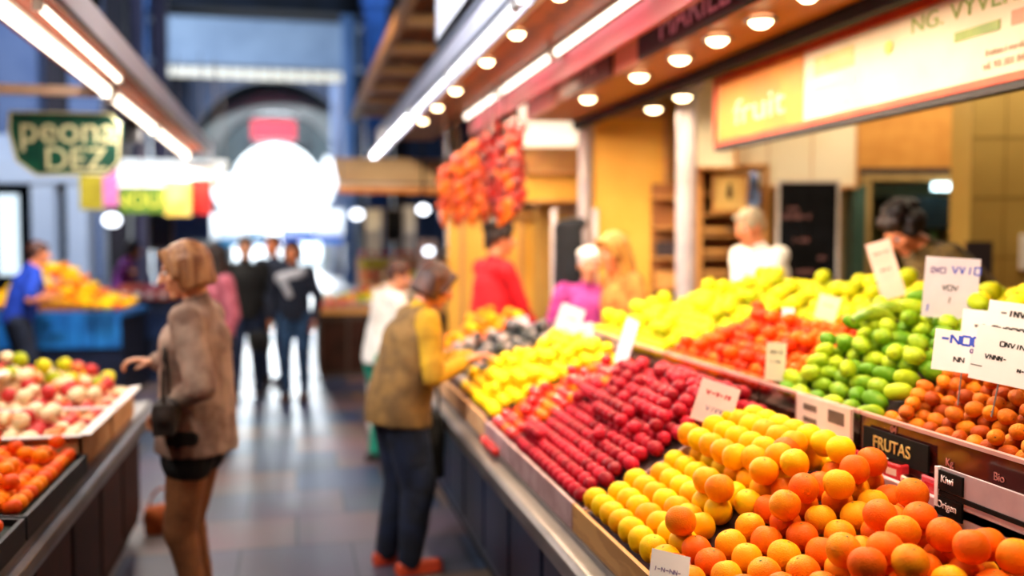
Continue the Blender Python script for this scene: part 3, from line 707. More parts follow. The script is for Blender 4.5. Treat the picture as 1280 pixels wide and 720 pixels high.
def person(px, py, H, face, label, top_m, leg_m, hair_m, lean=0, twist=0, head=(0, 0), hands=None, feet=None, hair='short', vox=.0065, shoe_m=None,
           top_len=.50, leg_len=0, lg=1.0, sleeve=1.0, skirt=None, z0=0, girth=1.0, skin_m=None, vest_m=None, group=None, female=False, coat_flare=1.0, curl=.6, shorts=None):
    rt = empty('person', (px, py, z0), face, label, 'person', group); S = H; g = girth; sk = skin_m or skin
    Lr = Matrix.Rotation(-lean, 3, 'X')            # forward lean about the hips (local +y is forward)
    hip = V((0, 0, .525*S))
    def U(x, y, z): return hip + Lr @ (Matrix.Rotation(twist, 3, 'Z') @ V((x*S, y*S, (z-.525)*S)))
    sw = .108 if not female else .098; hw = .055
    sh = [U(-sw, 0, .808), U(sw, 0, .808)]
    neck0, neck1 = U(0, -.004, .825), U(0, .008, .882)
    HM = Matrix.Rotation(head[0], 3, 'Z') @ Matrix.Rotation(-head[1]-lean*.55, 3, 'X')
    hc = neck1 + HM @ V((0, .012*S, .048*S)); hs = S/1.72
    def Hh(x, y, z): return hc + HM @ V((x*hs, y*hs, z*hs))
    feet = feet or [(-.06, 0), (.06, .02)]
    ank = [V((f[0]*S, f[1]*S, .045*S)) for f in feet]; knees = []
    for i, sx in enumerate((-1, 1)):
        hj = hip + V((sx*hw*S, 0, -.01*S)); k, a = ik(hj, ank[i], .2385*S, .2385*S, (sx*.1, 1, 0)); knees.append((hj, k, a))
    inv = Matrix.Rotation(-face, 3, 'Z')
    arms = []
    for i, sx in enumerate((-1, 1)):
        if hands and hands[i] is not None:
            t = inv @ (V(hands[i]) - V((px, py, z0)))
        else: t = sh[i] + V((sx*.045*S, .05*S, -.30*S))
        e, w_ = ik(sh[i], t, .172*S, .150*S, (sx*.5, -.6, -.5)); arms.append((sh[i], e, w_))
    # ---- continuous body
    b = MB()
    ell(b, U(0, .006, .735), (.088*S*g, .064*S*g, .085*S), Lr); ell(b, U(0, .0, .63), (.075*S*g, .056*S*g, .08*S), Lr); ell(b, U(0, 0, .545), (.088*S*g, .063*S*g, .06*S), Lr)
    capsule(b, U(-sw*.75, -.002, .80), U(sw*.75, -.002, .80), .036*S, .036*S)
    capsule(b, neck0, neck1, .033*S, .030*S)
    for (hj, k, a) in knees:
        capsule(b, hj, k, .050*S*g*min(lg, 1), .033*S*g*min(lg, 1)); capsule(b, k, a, .033*S*g*min(lg, 1), .020*S); ell(b, k+(a-k)*.28+V((0, -.006*S, 0)), (.026*S*min(lg, 1), .026*S*min(lg, 1), .06*S))
        capsule(b, a+V((0, -.02*S, -.02*S)), a+V((0, .085*S, -.028*S)), .021*S, .016*S)
    for i, (s_, e, w_) in enumerate(arms):
        sx = (-1, 1)[i]
        capsule(b, s_, e, .029*S, .023*S); capsule(b, e, w_, .023*S, .015*S)
        d = (w_-e).normalized(); side = d.cross(V((0, 0, 1))); side = side.normalized() if side.length > .2 else V((0, 1, 0))
        if abs(d.z) > .85: side = V((0, 1, 0)) - d*d.y; side.normalize()
        nrm = d.cross(side).normalized()
        if abs(d.z) > .85: nrm = nrm if nrm.x*sx < 0 else -nrm     # palms face the body
        else: nrm = nrm if nrm.z < 0 else -nrm                    # palms down
        th = side if abs(d.z) > .85 else side*(-1 if (side.x*sx > 0) else 1)
        pc = w_ + d*.048*hs
        for q_ in (-1.1, -.35, .35, 1.1): capsule(b, w_+d*.008*hs+th*q_*.008*hs, w_+d*.082*hs+th*q_*.019*hs, .013*hs, .0105*hs, 10)
        for q_, ln in ((1.15, .070), (.4, .078), (-.4, .073), (-1.15, .058)):
            p0 = w_+d*.085*hs+th*q_*.020*hs; ang = 0; r_ = .0086*hs; dd = d + th*q_*.06
            for seg in (.45, .32, .23):
                ang += curl*(.5 if seg == .45 else .8); dv = (dd*cos(ang)+nrm*sin(ang)).normalized(); p1 = p0+dv*ln*seg*hs
                capsule(b, p0, p1, r_, r_*.93, 8); p0 = p1; r_ *= .93
        p0 = w_+d*.022*hs+th*.022*hs; p1 = p0+(d*.55+th*.75+nrm*.35).normalized()*.042*hs; p2 = p1+(d*.85+th*.2+nrm*.45).normalized()*.033*hs
        capsule(b, p0, p1, .0125*hs, .0105*hs, 8); capsule(b, p1, p2, .010*hs, .0088*hs, 8)
    ell(b, Hh(0, -.012, .03), (.074*hs, .092*hs, .085*hs), HM); ell(b, Hh(0, .022, -.042), (.056*hs, .066*hs, .070*hs), HM)
    capsule(b, Hh(-.012, .066, -.098), Hh(.012, .066, -.098), .018*hs, .018*hs); capsule(b, Hh(0, .085, .012), Hh(0, .110, -.026), .0095*hs, .0135*hs, 8)
    for sx in (-1, 1):
        ell(b, Hh(sx*.074, -.004, -.012), (.010*hs, .019*hs, .031*hs), HM); ell(b, Hh(sx*.040, .060, -.025), (.022*hs, .022*hs, .022*hs), HM)
        capsule(b, Hh(sx*.014, .082, .026), Hh(sx*.042, .074, .028), .009*hs, .008*hs, 8); ell(b, Hh(sx*.011, .101, -.03), (.009*hs, .009*hs, .008*hs), HM)
    ell(b, Hh(0, .086, -.056), (.023*hs, .009*hs, .006*hs), HM); ell(b, Hh(0, .084, -.067), (.020*hs, .009*hs, .007*hs), HM)
    blob('body', b, vox, sk, rt, 2)
    for sx in (-1, 1):
        e_ = MB(); ell(e_, Hh(sx*.029, .0765, .004), (.0105*hs, .0105*hs, .0085*hs), HM, 12); eo = e_.build('eye', eyew, rt)
        e_ = MB(); ell(e_, Hh(sx*.029, .0855, .004), (.0055*hs, .004*hs, .0055*hs), HM, 10); e_.build('iris', eyed, eo)
    # ---- top
    b = MB(); i_ = .011
    zt = top_len
    ell(b, U(0, .004, .735), ((.092*g+i_)*S, (.068*g+i_)*S, .09*S), Lr); ell(b, U(0, 0, .64), ((.084*g+i_)*S, (.064*g+i_)*S, .09*S), Lr)
    capsule(b, U(-sw*.72, -.003, .795), U(sw*.72, -.003, .795), .044*S, .044*S)
    capsule(b, U(0, -.003, .80), U(0, .001, .845), .055*S, .036*S)
    if female: ell(b, U(0, .05, .725), (.075*S, .036*S, .036*S), Lr)
    n = 5
    secs = [(U(0, .002, .775), .088*g*S, .060*g*S, Lr), (U(0, .004, .72), (.090*g+i_)*S, (.068*g+i_)*S, Lr)]
    for k in range(n+1):
        z = .64+(zt-.64)*k/n; fl = 1+(coat_flare-1)*k/n
        secs.append((U(0, 0, z) if z > .53 else hip + V((0, 0, (z-.525)*S)), (.088*g+i_)*S*fl, (.067*g+i_)*S*fl, Lr if z > .56 else Matrix.Rotation(-lean*.4, 3, 'X')))
    loft(b, secs)
    for (s_, e, w_) in arms:
        end = s_ + (e-s_)*min(1, sleeve*2)
        capsule(b, s_, end, .041*S, .036*S if sleeve > .5 else .038*S)
        if sleeve > .5: capsule(b, e, e+(w_-e)*min(.93, (sleeve-.5)*2), .034*S, .026*S)
    t_ = blob('jacket' if top_len < .5 else 'top', b, max(vox, .008), top_m, rt, 4, .018)
    if vest_m:
        b = MB(); i2 = i_+.010
        ell(b, U(0, .002, .735), ((.094*g+i2)*S, (.070*g+i2)*S, .095*S), Lr)
        capsule(b, U(-sw*.62, -.008, .80), U(sw*.62, -.008, .80), .050*S, .050*S)
        secs = [(U(0, .002, .775), .090*g*S, .062*g*S, Lr), (U(0, .004, .72), (.092*g+i2)*S, (.069*g+i2)*S, Lr)]
        for k in range(n+1):
            z = .64+(zt-.012-.64)*k/n; fl = 1+(coat_flare-1)*k/n
            secs.append((U(0, 0, z) if z > .53 else hip + V((0, 0, (z-.525)*S)), (.090*g+i2)*S*fl, (.068*g+i2)*S*fl, Lr if z > .56 else Matrix.Rotation(-lean*.4, 3, 'X')))
        loft(b, secs)
        blob('vest', b, max(vox, .008), vest_m, rt, 4, .012)
    # ---- legs
    b = MB()
    ell(b, hip+V((0, 0, .012*S)), ((.084*g+.006)*S, (.060*g+.006)*S, .05*S))
    for (hj, k, a) in knees:
        capsule(b, hj, k, (.056*g*min(lg, 1.10)+.005)*S, (.037*g*lg+.006)*S); capsule(b, k, k+(a-k)*(1-leg_len), (.037*g*lg+.005)*S, .030*S*lg)
    blob('trousers', b, max(vox, .008), leg_m, rt, 4, .012)
    if shorts:
        b = MB(); ell(b, hip+V((0, 0, -.005*S)), ((.086*g+.007)*S, (.062*g+.008)*S, .055*S))
        for (hj, k, a) in knees: capsule(b, hj, hj+(k-hj)*.22, (.058*g+.006)*S, (.054*g+.006)*S)
        blob('shorts', b, max(vox, .008), shorts, rt, 4, .01)
    if skirt:
        b = MB(); 
        for k in range(8):
            z = .54-(.54-skirt[1])*k/7; ell(b, V((0, 0, z*S)), ((.10+.035*k/7)*S, (.08+.04*k/7)*S, .03*S))
        blob('skirt', b, max(vox, .008), skirt[0], rt, 4, .02)
    sm = shoe_m or mat('dark_shoe', '1a1412', '2a201c', rough=.5)
    for (hj, k, a) in knees:
        b = MB(); capsule(b, V((a.x, a.y-.025*S, .022*S)), V((a.x, a.y+.09*S, .020*S)), .024*S, .021*S); capsule(b, V((a.x, a.y-.01*S, .03*S)), a+V((0, 0, .01*S)), .027*S, .027*S)
        b.box(a.x-.024*S, a.x+.024*S, a.y-.045*S, a.y+.105*S, .0, .012*S)
        blob('shoe', b, .007, sm, rt, 2)
    # ---- hair
    b = MB()
    ell(b, Hh(0, -.020, .040), (.084*hs, .100*hs, .088*hs), HM)
    if hair in ('bob', 'long'):
        for a_ in range(-8, 9):
            th_ = a_/8*R(125); x, y = .080*sin(th_), -.030-.072*cos(th_)
            capsule(b, Hh(x*.95, y, .04), Hh(x*1.08, y*1.02+(.0), -.07 if hair == 'bob' else -.16), .022*hs, .020*hs, 10)
        for sx in (-1, 1): capsule(b, Hh(sx*.05, .062, .075), Hh(sx*.082, .035, -.02), .020*hs, .016*hs, 10)
        capsule(b, Hh(-.045, .065, .085), Hh(.045, .065, .085), .020*hs, .020*hs, 10)
    elif hair == 'bushy':
        for k in range(16):
            a_ = k*2.4; x, y, z = .07*sin(a_), -.03+.075*cos(a_), .05+.045*sin(k*1.7)
            if y > .03: z = max(z, .08)
            if k % 3 == 0: x, y, z = x*.5, y*.4-.02, .115
            ell(b, Hh(x, y, z), (.045*hs, .045*hs, .042*hs), HM, 12)
        capsule(b, Hh(0, -.09, .02), Hh(0, -.085, -.06), .04*hs, .03*hs)
    elif hair == 'cap':
        ell(b, Hh(0, -.01, .075), (.09*hs, .10*hs, .05*hs), HM)
    else:
        ell(b, Hh(0, -.055, -.005), (.074*hs, .060*hs, .060*hs), HM); capsule(b, Hh(-.04, .062, .088), Hh(.04, .062, .088), .017*hs, .017*hs, 10)
    blob('hair', b, .008, hair_m, rt, 4, .014 if hair == 'bushy' else .006, HAIRT)
    return rt, dict(U=U, H=Hh, arms=arms, hip=hip, knees=knees, rt=rt)
def toworld(rt, p): return Matrix.Translation(rt.location) @ Matrix.Rotation(rt.rotation_euler.z, 4, 'Z') @ V(p)
hm = lambda n, a, b_: mat(n, a, b_, rough=.55, scale=40, stretch=(1, 1, .15), bump=.3, bscale=90)
h_sand = hm('hair_sandy', '74401c', 'ac7444'); h_brown = hm('hair_brown', '30140a', '5c2c12'); h_dark = hm('hair_dark', '140a08', '2c1810')
h_blond = hm('hair_blond', '8c5418', 'c08838'); h_white = hm('hair_white', 'd8d0cc', 'f0ece8'); h_grey = hm('hair_grey', '9c8a70', 'c0ac8c')
def cloth(n, a, b_, sc=14): return mat(n, a, b_, rough=.85, scale=sc, bump=.35, bscale=35)

FL = R(90)      # facing -x (left): local +y -> -x
FR = R(-90)     # facing +x
# 1 woman in the taupe jacket
q = P(247, 560, 4.12); wx, wy = q.x, q.y
hl = P(192, 452, 4.3); hr = P(207, 512, 3.98)
rt1, J1 = person(wx, wy, 1.70, R(78), 'woman in taupe jacket with a sandy bob reaching over the left counter', cloth('taupe_cloth', '7c5e50', 'ac8e7c', 9), cloth('tan_cloth', '7c4824', '8c542c'), h_sand,
       lean=R(-1), head=(R(12), R(14)), hands=[tuple(hr), tuple(hl)], lg=.82, curl=.9, feet=[(-.045, -.02), (.05, .0)], hair='bob', vox=.0055, top_len=.475, girth=1.13, female=True, coat_flare=1.16, shorts=cloth('black_cloth', '080606', '100c0b'), skin_m=skin)
# 2 woman in mustard and brown vest
q = P(505, 600, 4.95)
h1 = P(588, 446, 5.15); h2 = P(578, 452, 4.95)
rt2, J2 = person(q.x-.03, q.y, 1.62, R(-80), 'woman in mustard sweater and brown vest leaning over the avocados', cloth('mustard_cloth', 'a87808', 'cc9810', 10), cloth('navy_jeans', '060c1e', '0c1834', 10), h_brown,
       lean=R(14), head=(R(-5), R(20)), hands=[tuple(h1), tuple(h2)], feet=[(-.07, -.02), (.055, .02)], hair='bob', vox=.0055, top_len=.485, girth=1.12, lg=1.25, female=True, coat_flare=1.1, vest_m=cloth('brown_vest', '62441c', '86602c', 10), shoe_m=mat('red_shoe', 'b83018', 'd04820', rough=.5), skin_m=skin_r)
# 3 person in red
q = P(610, 440, 7.3)
rt3, _ = person(q.x, q.y, 1.84, R(-75), 'dark haired person in a bright red sweater behind the far oranges', cloth('red_cloth', 'c00818', 'e41020', 10), cloth('black_cloth', '', ''), h_dark,
       lean=R(5), head=(R(-10), R(5)), hands=[tuple(P(668, 424, 7.1)), tuple(P(672, 420, 7.4))], hair='bushy', skin_m=skin_r)
# 4 man in black, far
q = P(309, 500, 10.4)
person(q.x, q.y, 1.74, R(185), 'man in black shirt and dark jeans walking up the aisle', cloth('black_cloth', '', ''), cloth('dark_jeans', '0c1a34', '16294a'), h_dark, feet=[(-.07, -.03), (.07, .05)], hair='short', sleeve=.45, girth=1.15, vox=.008, skin_m=skin)
# 5, 6 couple
q = P(370, 500, 10.3)
person(q.x, q.y, 1.70, R(165), 'person in navy jacket and blue jeans with a white scarf in the aisle', cloth('navy_cloth', '0a1020', '141c30'), cloth('blue_jeans', '16304c', '24466c'), h_dark, lean=R(4), feet=[(-.05, -.02), (.04, .06)], hair='bob', vox=.008, skin_m=skin_r, shoe_m=mat('brown_shoe', '50301c', '643c24', rough=.5), female=True)
b = MB(); capsule(b, (-.10, .10, 1.36), (.12, .12, 1.30), .055, .06); capsule(b, (.10, .12, 1.30), (.02, .14, 1.12), .05, .035)
o = blob('scarf', b, .012, cloth('white_scarf', 'a8a8b0', 'c8c8cc'), None, 3, .02); o.location = (q.x, q.y-.02, 0); o.rotation_euler = (0, 0, R(165)); tag(o, 'pale grey scarf round the shoulders of the navy jacket person', 'scarf')
q = P(345, 500, 11.6)
person(q.x, q.y, 1.76, R(150), 'person in dark blue coat half behind the couple in the aisle', cloth('blue_coat', '10182c', '1c2840'), cloth('dark_jeans', '', ''), h_brown, vox=.009, skin_m=skin_r)
# 7 blue shirt seller
q = P(22, 420, 9.6)
person(q.x, q.y, 1.72, R(-65), 'seller in a royal blue shirt reaching over the yellow fruit pile at the left', cloth('royal_cloth', '0c2c88', '1440b0'), cloth('navy_cloth', '', ''), h_brown, lean=R(16), hands=[tuple(P(60, 366, 9.9)), tuple(P(64, 372, 9.6))], hair='short', sleeve=.42, vox=.008, girth=1.15, skin_m=skin_r)
# 8 purple
q = P(150, 420, 12.9)
person(q.x, q.y, 1.72, R(-95), 'person in purple top behind the dark stall at the left', cloth('purple_cloth', '6c2870', '9c3c90'), cloth('navy_cloth', '', ''), h_dark, lean=R(14), hands=[None, tuple(P(178, 350, 11.4))], hair='bob', vox=.009)
# 9 pink woman behind the taupe jacket
q = P(272, 440, 8.0)
person(q.x, q.y, 1.68, R(120), 'woman in pink top half hidden behind the taupe jacket', cloth('rose_cloth', 'a04858', 'c06878'), cloth('navy_cloth', '', ''), h_dark, hair='long', vox=.009, female=True)
# 10 white top, teal trousers
q = P(474, 500, 7.3)
person(q.x, q.y, 1.56, R(-70), 'shopper in white flowered blouse and teal trousers behind the mustard sweater', cloth('white_blouse', 'd8ccc0', 'efe8e0', 6), cloth('teal_cloth', '0c7c64', '149478'), h_brown, lean=R(12), head=(R(-30), R(10)), hands=[None, None], hair='short', vox=.008, female=True, top_len=.49)
# 11 white haired seller in magenta
q = P(735, 420, 6.9)
person(q.x, q.y, 1.66, R(165), 'white haired seller in a magenta top behind the lemons', cloth('magenta_cloth', 'a02878', 'c84898'), cloth('navy_cloth', '', ''), h_white, hair='cap', vox=.008, lean=R(10), hands=[None, None])
# 12 blond
q = P(790, 420, 6.35)
person(q.x, q.y, 1.77, R(95), 'blond woman in an orange top behind the yellow-green apples', cloth('orange_cloth', 'c86020', 'e8843c'), cloth('navy_cloth', '', ''), h_blond, hair='long', vox=.0075, girth=1.1, female=True, head=(R(10), R(14)), lean=R(8), skin_m=skin_r)
# 13 white coat
q = P(962, 400, 6.5)
person(q.x, q.y, 1.74, R(105), 'older seller in a white coat with grey blond hair beside the chalkboard', cloth('white_coat', 'e8e0d0', 'f4eee2'), cloth('navy_cloth', '', ''), h_grey, z0=.2, lean=R(12), head=(R(5), R(14)), hair='short', vox=.0075, girth=1.2, hands=[tuple(P(900, 372, 6.2)), tuple(P(925, 372, 6.0))], skin_m=skin_r)
# 14 dark haired seller bending
q = P(1240, 400, 5.1)
person(q.x, q.y, 1.76, R(80), 'dark haired seller in an olive brown jacket bending behind the white cards', cloth('olive_cloth', '4c3810', '68501c'), cloth('navy_cloth', '', ''), h_dark, z0=.32, lean=R(42), head=(R(15), R(18)), hair='bushy', vox=.0065, girth=1.15, hands=[tuple(P(1150, 378, 4.8)), tuple(P(1160, 378, 4.7))], skin_m=skin_r)
struct(MB().box(2.92, 7.5, 2.0, 7.3, 0, .2).build('floor_platform', lwood))

# bags
def bag(name, p, w, h, d, m, label, rz=0, strap=None):
    a = empty(name, p, rz, label, 'bag')
    b = MB(); ell(b, (0, 0, h*.42), (w/2, d/2, h*.42)); b.box(-w*.42, w*.42, -d*.35, d*.35, .0, h*.75); blob('pouch', b, .01, m, a, 4, .012)
    b = MB(); n = 10; sh_ = strap or h*.6
    b.tube([(w*.33*cos(pi*k/n), 0, h*.7+sh_*sin(pi*k/n)) for k in range(n+1)], .008, 8); b.build('strap', m, a)
    return a
q = P(208, 540, 3.85); bag('handbag', (q.x, q.y, q.z), .24, .17, .12, cloth('dark_leather', '1c120e', '302018'), 'dark handbag hanging at the front of the taupe jacket', R(90), .22)
q = P(205, 668, 5.6); bag('shopping_bag', (q.x, q.y, .0), .24, .20, .16, cloth('orange_bag', 'a04818', 'c05c20'), 'orange-brown bag on the floor beside the left counter')
q = P(556, 620, 5.0); bag('shoulder_bag', (q.x-.08, q.y+.14, .44), .22, .44, .16, cloth('black_cloth', '', ''), 'black shoulder bag hanging between the mustard sweater and the counter', 0, .5)
q = P(325, 440, 10.1); bag('shoulder_bag', (q.x, q.y-.12, .55), .26, .26, .14, cloth('black_cloth', '', ''), 'black bag carried by the man in the aisle', 0, .4)

# ------------------------------------------------------------------ right canopy
whitef = mat('canopy_grey', 'd4d2e0', 'e2e0ea', rough=.5, scale=1.5)
can = empty('stall_canopy', (0, 0, 0), 0, 'timber soffited canopy with a pale grey fascia over the right counter', 'canopy')
CY0, CY1 = .5, 10.6
MB().box(.90, .93, CY0, CY1, 2.6, 2.88).build('grey_fascia', whitef, can)
MB().box(.885, .90, CY0, CY1, 2.70, 2.72).box(.885, .90, CY0, CY1, 2.845, 2.88).build('fascia_molding', mat('grey_mold', '707480', '80848e', rough=.4), can)
MB().box(.93, 1.5, CY0, CY1, 2.80, 2.84).build('timber_soffit', wood, can)
MB().box(1.5, 1.53, CY0, 8.3, 2.615, 2.745).build('pink_fascia', mat('crimson_fascia', '9c0238', 'ac0844', rough=.5, scale=1), can)
MB().box(1.53, 1.82, CY0, 8.3, 2.86, 2.90).build('upper_soffit', wood, can)
MB().box(1.82, 1.85, CY0, 7.5, 2.65, 2.86).build('board_backing', wood, can)
MB().box(1.85, 2.24, CY0, 7.5, 2.65, 2.69).build('lower_soffit', mat('warm_wood', '8c480c', 'ac6014', rough=.5, kind='wave', scale=2, stretch=(6, 1, 6)), can)
MB().box(2.24, 6.6, CY0, 7.5, 2.90, 2.94).build('inner_soffit', mat('brown_soffit', '5c3610', '6e4418', rough=.6, scale=1), can)
MB().box(2.20, 2.26, CY0, 7.5, 2.585, 2.65).build('black_rail', black, can, bevel=.006)
MB().box(2.27, 2.285, CY0, 5.6, 2.60, 2.90).build('upper_panel', mat('brown_soffit', '', ''), can)
def tube_lamp(x, ya, yb, z, r, label, m, group=None, e=0, c=WHITE, side=None):
    a = empty('tube_lamp', (x, ya, z), 0, label, 'lamp', group); L = yb-ya
    MB().tube([(0, .02, 0), (0, L-.02, 0)], r, 12).build('tube', m, a)
    for yy in (0, L-.03): MB().box(-r*1.3, r*1.3, yy, yy+.03, -r*1.3, r*1.6).build('end_cap', white, a)
    MB().box(-r*.8, r*.8, 0, L, r*1.1, r*1.9).build('ceiling_mount', white, a)
    if e:
        area((x, (ya+yb)/2, z-r*1.02), (0, 0, 0), r*1.2, L*.96, e, c)
    return a
glow_d = emit('tube_glow_dim', 'ffe8c8', 1.2); glow_s = emit('tube_glow_soft', 'fff0e0', 4.0); glow_w = emit('tube_glow', 'fff2dc', 5); glow_c = emit('tube_glow_cool', 'f0f2ff', 9); glow_b = emit('bulb_glow', 'ffe0a8', 14)
names = ['nearest', 'second', 'third', 'fourth', 'fifth', 'sixth', 'seventh', 'eighth', 'ninth', 'tenth', 'eleventh']
tl = [(1.0, 2.4), (2.45, 3.85), (3.9, 5.3), (5.35, 6.75), (6.8, 8.2)]
for k, (a_, b_) in enumerate(tl):
    tube_lamp(1.458, a_, b_, 2.755, .017, names[k] + ' white tube lamp along the crimson fascia', glow_s, 'tube lamps along the crimson fascia', 0, WHITE)
    tube_lamp(1.562, a_, b_, 2.70, .014, names[k] + ' added fill lamp hidden behind the crimson fascia', glow_d, 'added fill lamps hidden behind the crimson fascia', 30, WARM)  # added out of view to light the fruit below
    tube_lamp(.958, a_, b_, 2.74, .014, names[k] + ' added fill lamp hidden behind the grey fascia', glow_d, 'added fill lamps hidden behind the grey fascia', 16, WARM)  # unseen fill, added to light the front of the heaps
tl = [(2.0, 3.6), (3.65, 5.25), (5.3, 6.9), (6.95, 8.55), (8.6, 10.4)]
for k, (a_, b_) in enumerate(tl):
    tube_lamp(.845, a_, b_, 2.60, .012 if k < 3 else .026, names[k] + ' slim tube lamp on the grey fascia of the right stall', emit('tube_soft', 'e8ecf8', 4) if k < 3 else glow_c, 'tube lamps on the grey fascia', 0, WHITE)
def downlight(p, r, label, group, e, depth=.05, glow=None):
    p = (p[0], p[1], p[2]-.008); a = empty('downlight', p, 0, label, 'lamp', group)
    b = MB().lathe([(r*.9, 0), (r*1.25, 0), (r*1.25, .012), (r*.9, .02), (r*.9, 0)], 24); b.build('trim_ring', steel, a)
    MB().lathe([(0, -.028), (r*.45, -.024), (r*.8, -.008), (r*.88, .008), (0, .012)], 20).build('bulb', glow or glow_b, a)
    if e:
        l = area((p[0], p[1], p[2]-.0295), (0, 0, 0), r*1.5, r*1.5, e, WARM); l.data.shape = 'DISK'
    return a
ys = [3.35, 4.12, 4.95, 5.75, 6.9, 7.8, 8.7]
for k, y in enumerate(ys): downlight((1.15, y, 2.785), .050, names[k] + ' warm bulb in the timber soffit behind the grey fascia', 'bulbs behind the grey fascia', 5)
for k, (u, v) in enumerate([(1010, -8), (951, 25), (897, 48), (850, 72), (799, 94), (735, 122), (677, 103)]):
    d = (P(u, v, 1)-CAM); t = (2.635-1.7)/d.z if k < 6 else (2.78-1.7)/d.z
    p = CAM + d*t
    if k < 6: downlight((p.x, p.y, 2.635), .058 if k else .05, names[k] + ' recessed spotlight in the warm wood strip above the big sign', 'spotlights in the warm wood strip', 6)
    else: downlight((p.x, p.y, 2.78), .06, 'round lamp below the crimson fascia above the hanging peppers', None, 8)
for k, (u, v, F) in enumerate([(817, 135, 6.8), (853, 120, 6.3)]):
    p = P(u, v, F); a = downlight(p, .065, ['inner stall lamp left of the white column', 'inner stall lamp above the white column'][k], 'inner stall lamps', 10)
    MB().tube([(0, 0, .02), (0, 0, 2.895-p.z)], .008, 6).build('stem', steel, a)
# dark boards with lettering
for k, (ya, yb, lab) in enumerate([(3.3, 4.9, 'dark fascia board with pale mauve lettering under the crimson fascia'), (5.35, 6.6, 'dimmer brown fascia board with faint lettering beyond the dark one')]):
    a = empty('fascia_board', (1.80, ya, 2.655), 0, lab, 'sign')
    MB().box(0, .02, 0, yb-ya, 0, .2).build('board', [mat('dark_board', '070305', '0e0608', rough=.7, spec=.1), mat('brown_board', '26100a', '341809', rough=.7, spec=.1)][k], a)
    text_mesh('lettering', ['MARILL', 'FRUITA'][k], .19, mat(['mauve_letter', 'brown_letter'][k], ['8c6478', '6c4034'][k], rough=.5), a, rz90((-.004, (yb-ya)*.55, .1)) @ Matrix.Diagonal((1.3, 1, 1, 1)))
# timber frame structure at the far left of the canopy
tf_ = empty('timber_gantry', (0, 0, 0), 0, 'pale timber gantry with cross slats above the far end of the right stalls', 'gantry')
MB().box(.98, 1.06, 6.0, 17.0, 3.75, 3.9).build('long_beam', lwood, tf_)
for k in range(8): MB().box(1.06, 3.2, 6.4+k*1.35, 6.55+k*1.35, 3.72, 3.82).build('cross_slat', lwood, tf_)
MB().box(1.06, 3.2, 6.0, 17.0, 3.86, 3.9).build('deck', wood, tf_)
for yy in (9.5, 16.5): MB().box(2.6, 2.72, yy, yy+.12, 2.94 if yy < 10 else 0, 3.75).build('upright', lwood, tf_)
# white box sign on top of the fascia
a = empty('box_sign', (.88, 3.5, 2.905), 0, 'plain white box sign standing on the grey fascia at the top', 'sign')
MB().box(0, .10, 0, 2.5, .02, .6).build('box', emit('white_box', 'e6e6f8', .75), a); MB().box(-.01, .11, -.02, 2.52, -.0, .02).build('base_rail', dsteel, a)
for yy in (-.018, 2.5): MB().box(-.006, .106, yy, yy+.018, .02, .6).build('end_trim', steel, a)

# the big lettered sign
sx_, sz0, sz1 = 2.36, 2.255, 2.60
yl = 5.12; yr = 1.6
sg = empty('stall_sign', (sx_, yr, sz0), 0, 'big cream stall sign with green lettering in an orange frame', 'sign')
LY = yl-yr; HZ = sz1-sz0
MB().box(.004, .03, 0, LY, 0, HZ).build('panel', mat('sign_cream', 'c8bc9c', 'd8ceb4', rough=.5, scale=2), sg)
orf = mat('orange_frame', 'c83804', 'd84808', rough=.5)
MB().box(-.012, .03, -.02, LY+.02, -.022, .006).build('lower_frame', orf, sg); MB().box(-.012, .03, -.02, LY+.02, HZ-.012, HZ+.018).build('upper_frame', orf, sg)
MB().box(-.012, .03, LY, LY+.022, 0, HZ).build('end_frame', orf, sg)
MB().box(-.006, .05, -.02, LY+.02, -.05, -.024).build('steel_rail', dsteel, sg)
MB().box(0, .0045, LY-.95, LY-.02, .0, HZ-.01).build('yellow_field', mat('sign_amber', 'd07804', 'dc900c', rough=.5, scale=3), sg)
text_mesh('field_lettering', 'fruit', .19, mat('sign_cream', ''), sg, rz90((-.001, LY-.5, .13)) @ Matrix.Diagonal((1.75, 1, 1, 1)))
gl = mat('sign_green', '5c8010', '789828', rough=.5); olive = mat('sign_olive', 'b8ac68', 'c8bc80', rough=.5); br_ = mat('sign_brown', 'a08068', rough=.5)
q = MB()
q.box(0, .003, 2.15, 2.47, .20, .29); q.build('olive_block', olive, sg)
MB().box(0, .003, 2.15, 2.47, .125, .15).build('small_line', mat('sign_beige', 'd8c0a0', rough=.5), sg); MB().box(0, .003, 2.2, 2.47, .04, .06).build('small_line', mat('sign_beige', ''), sg)
text_mesh('title_lettering', 'NG. VYVERANG', .092, gl, sg, rz90((.001, 1.35, .275)) @ Matrix.Diagonal((1.25, 1, 1, 1)))
MB().box(0, .003, 1.27, 1.50, .165, .20).build('green_bar', gl, sg)
MB().box(0, .003, 1.15, 1.215, .165, .215).build('red_square', mat('sign_red', 'd07858', rough=.5), sg)
text_mesh('small_lettering', 'fruites i verdures', .034, br_, sg, rz90((.001, 1.22, .095))); text_mesh('small_lettering', 'tel. 93 301 84', .036, br_, sg, rz90((.001, 1.25, .05)))
q = MB(); ell(q, (.0, 1.9, .225), (.004, .03, .028)); q.build('gold_spot', mat('sign_gold', 'd8bc50', rough=.5), sg)
for yy in (.4, 2.0, 3.4): MB().tube([(.015, yy, HZ+.015), (.015, yy, 2.893-sz0)], .006, 6).build('hanger', steel, sg)

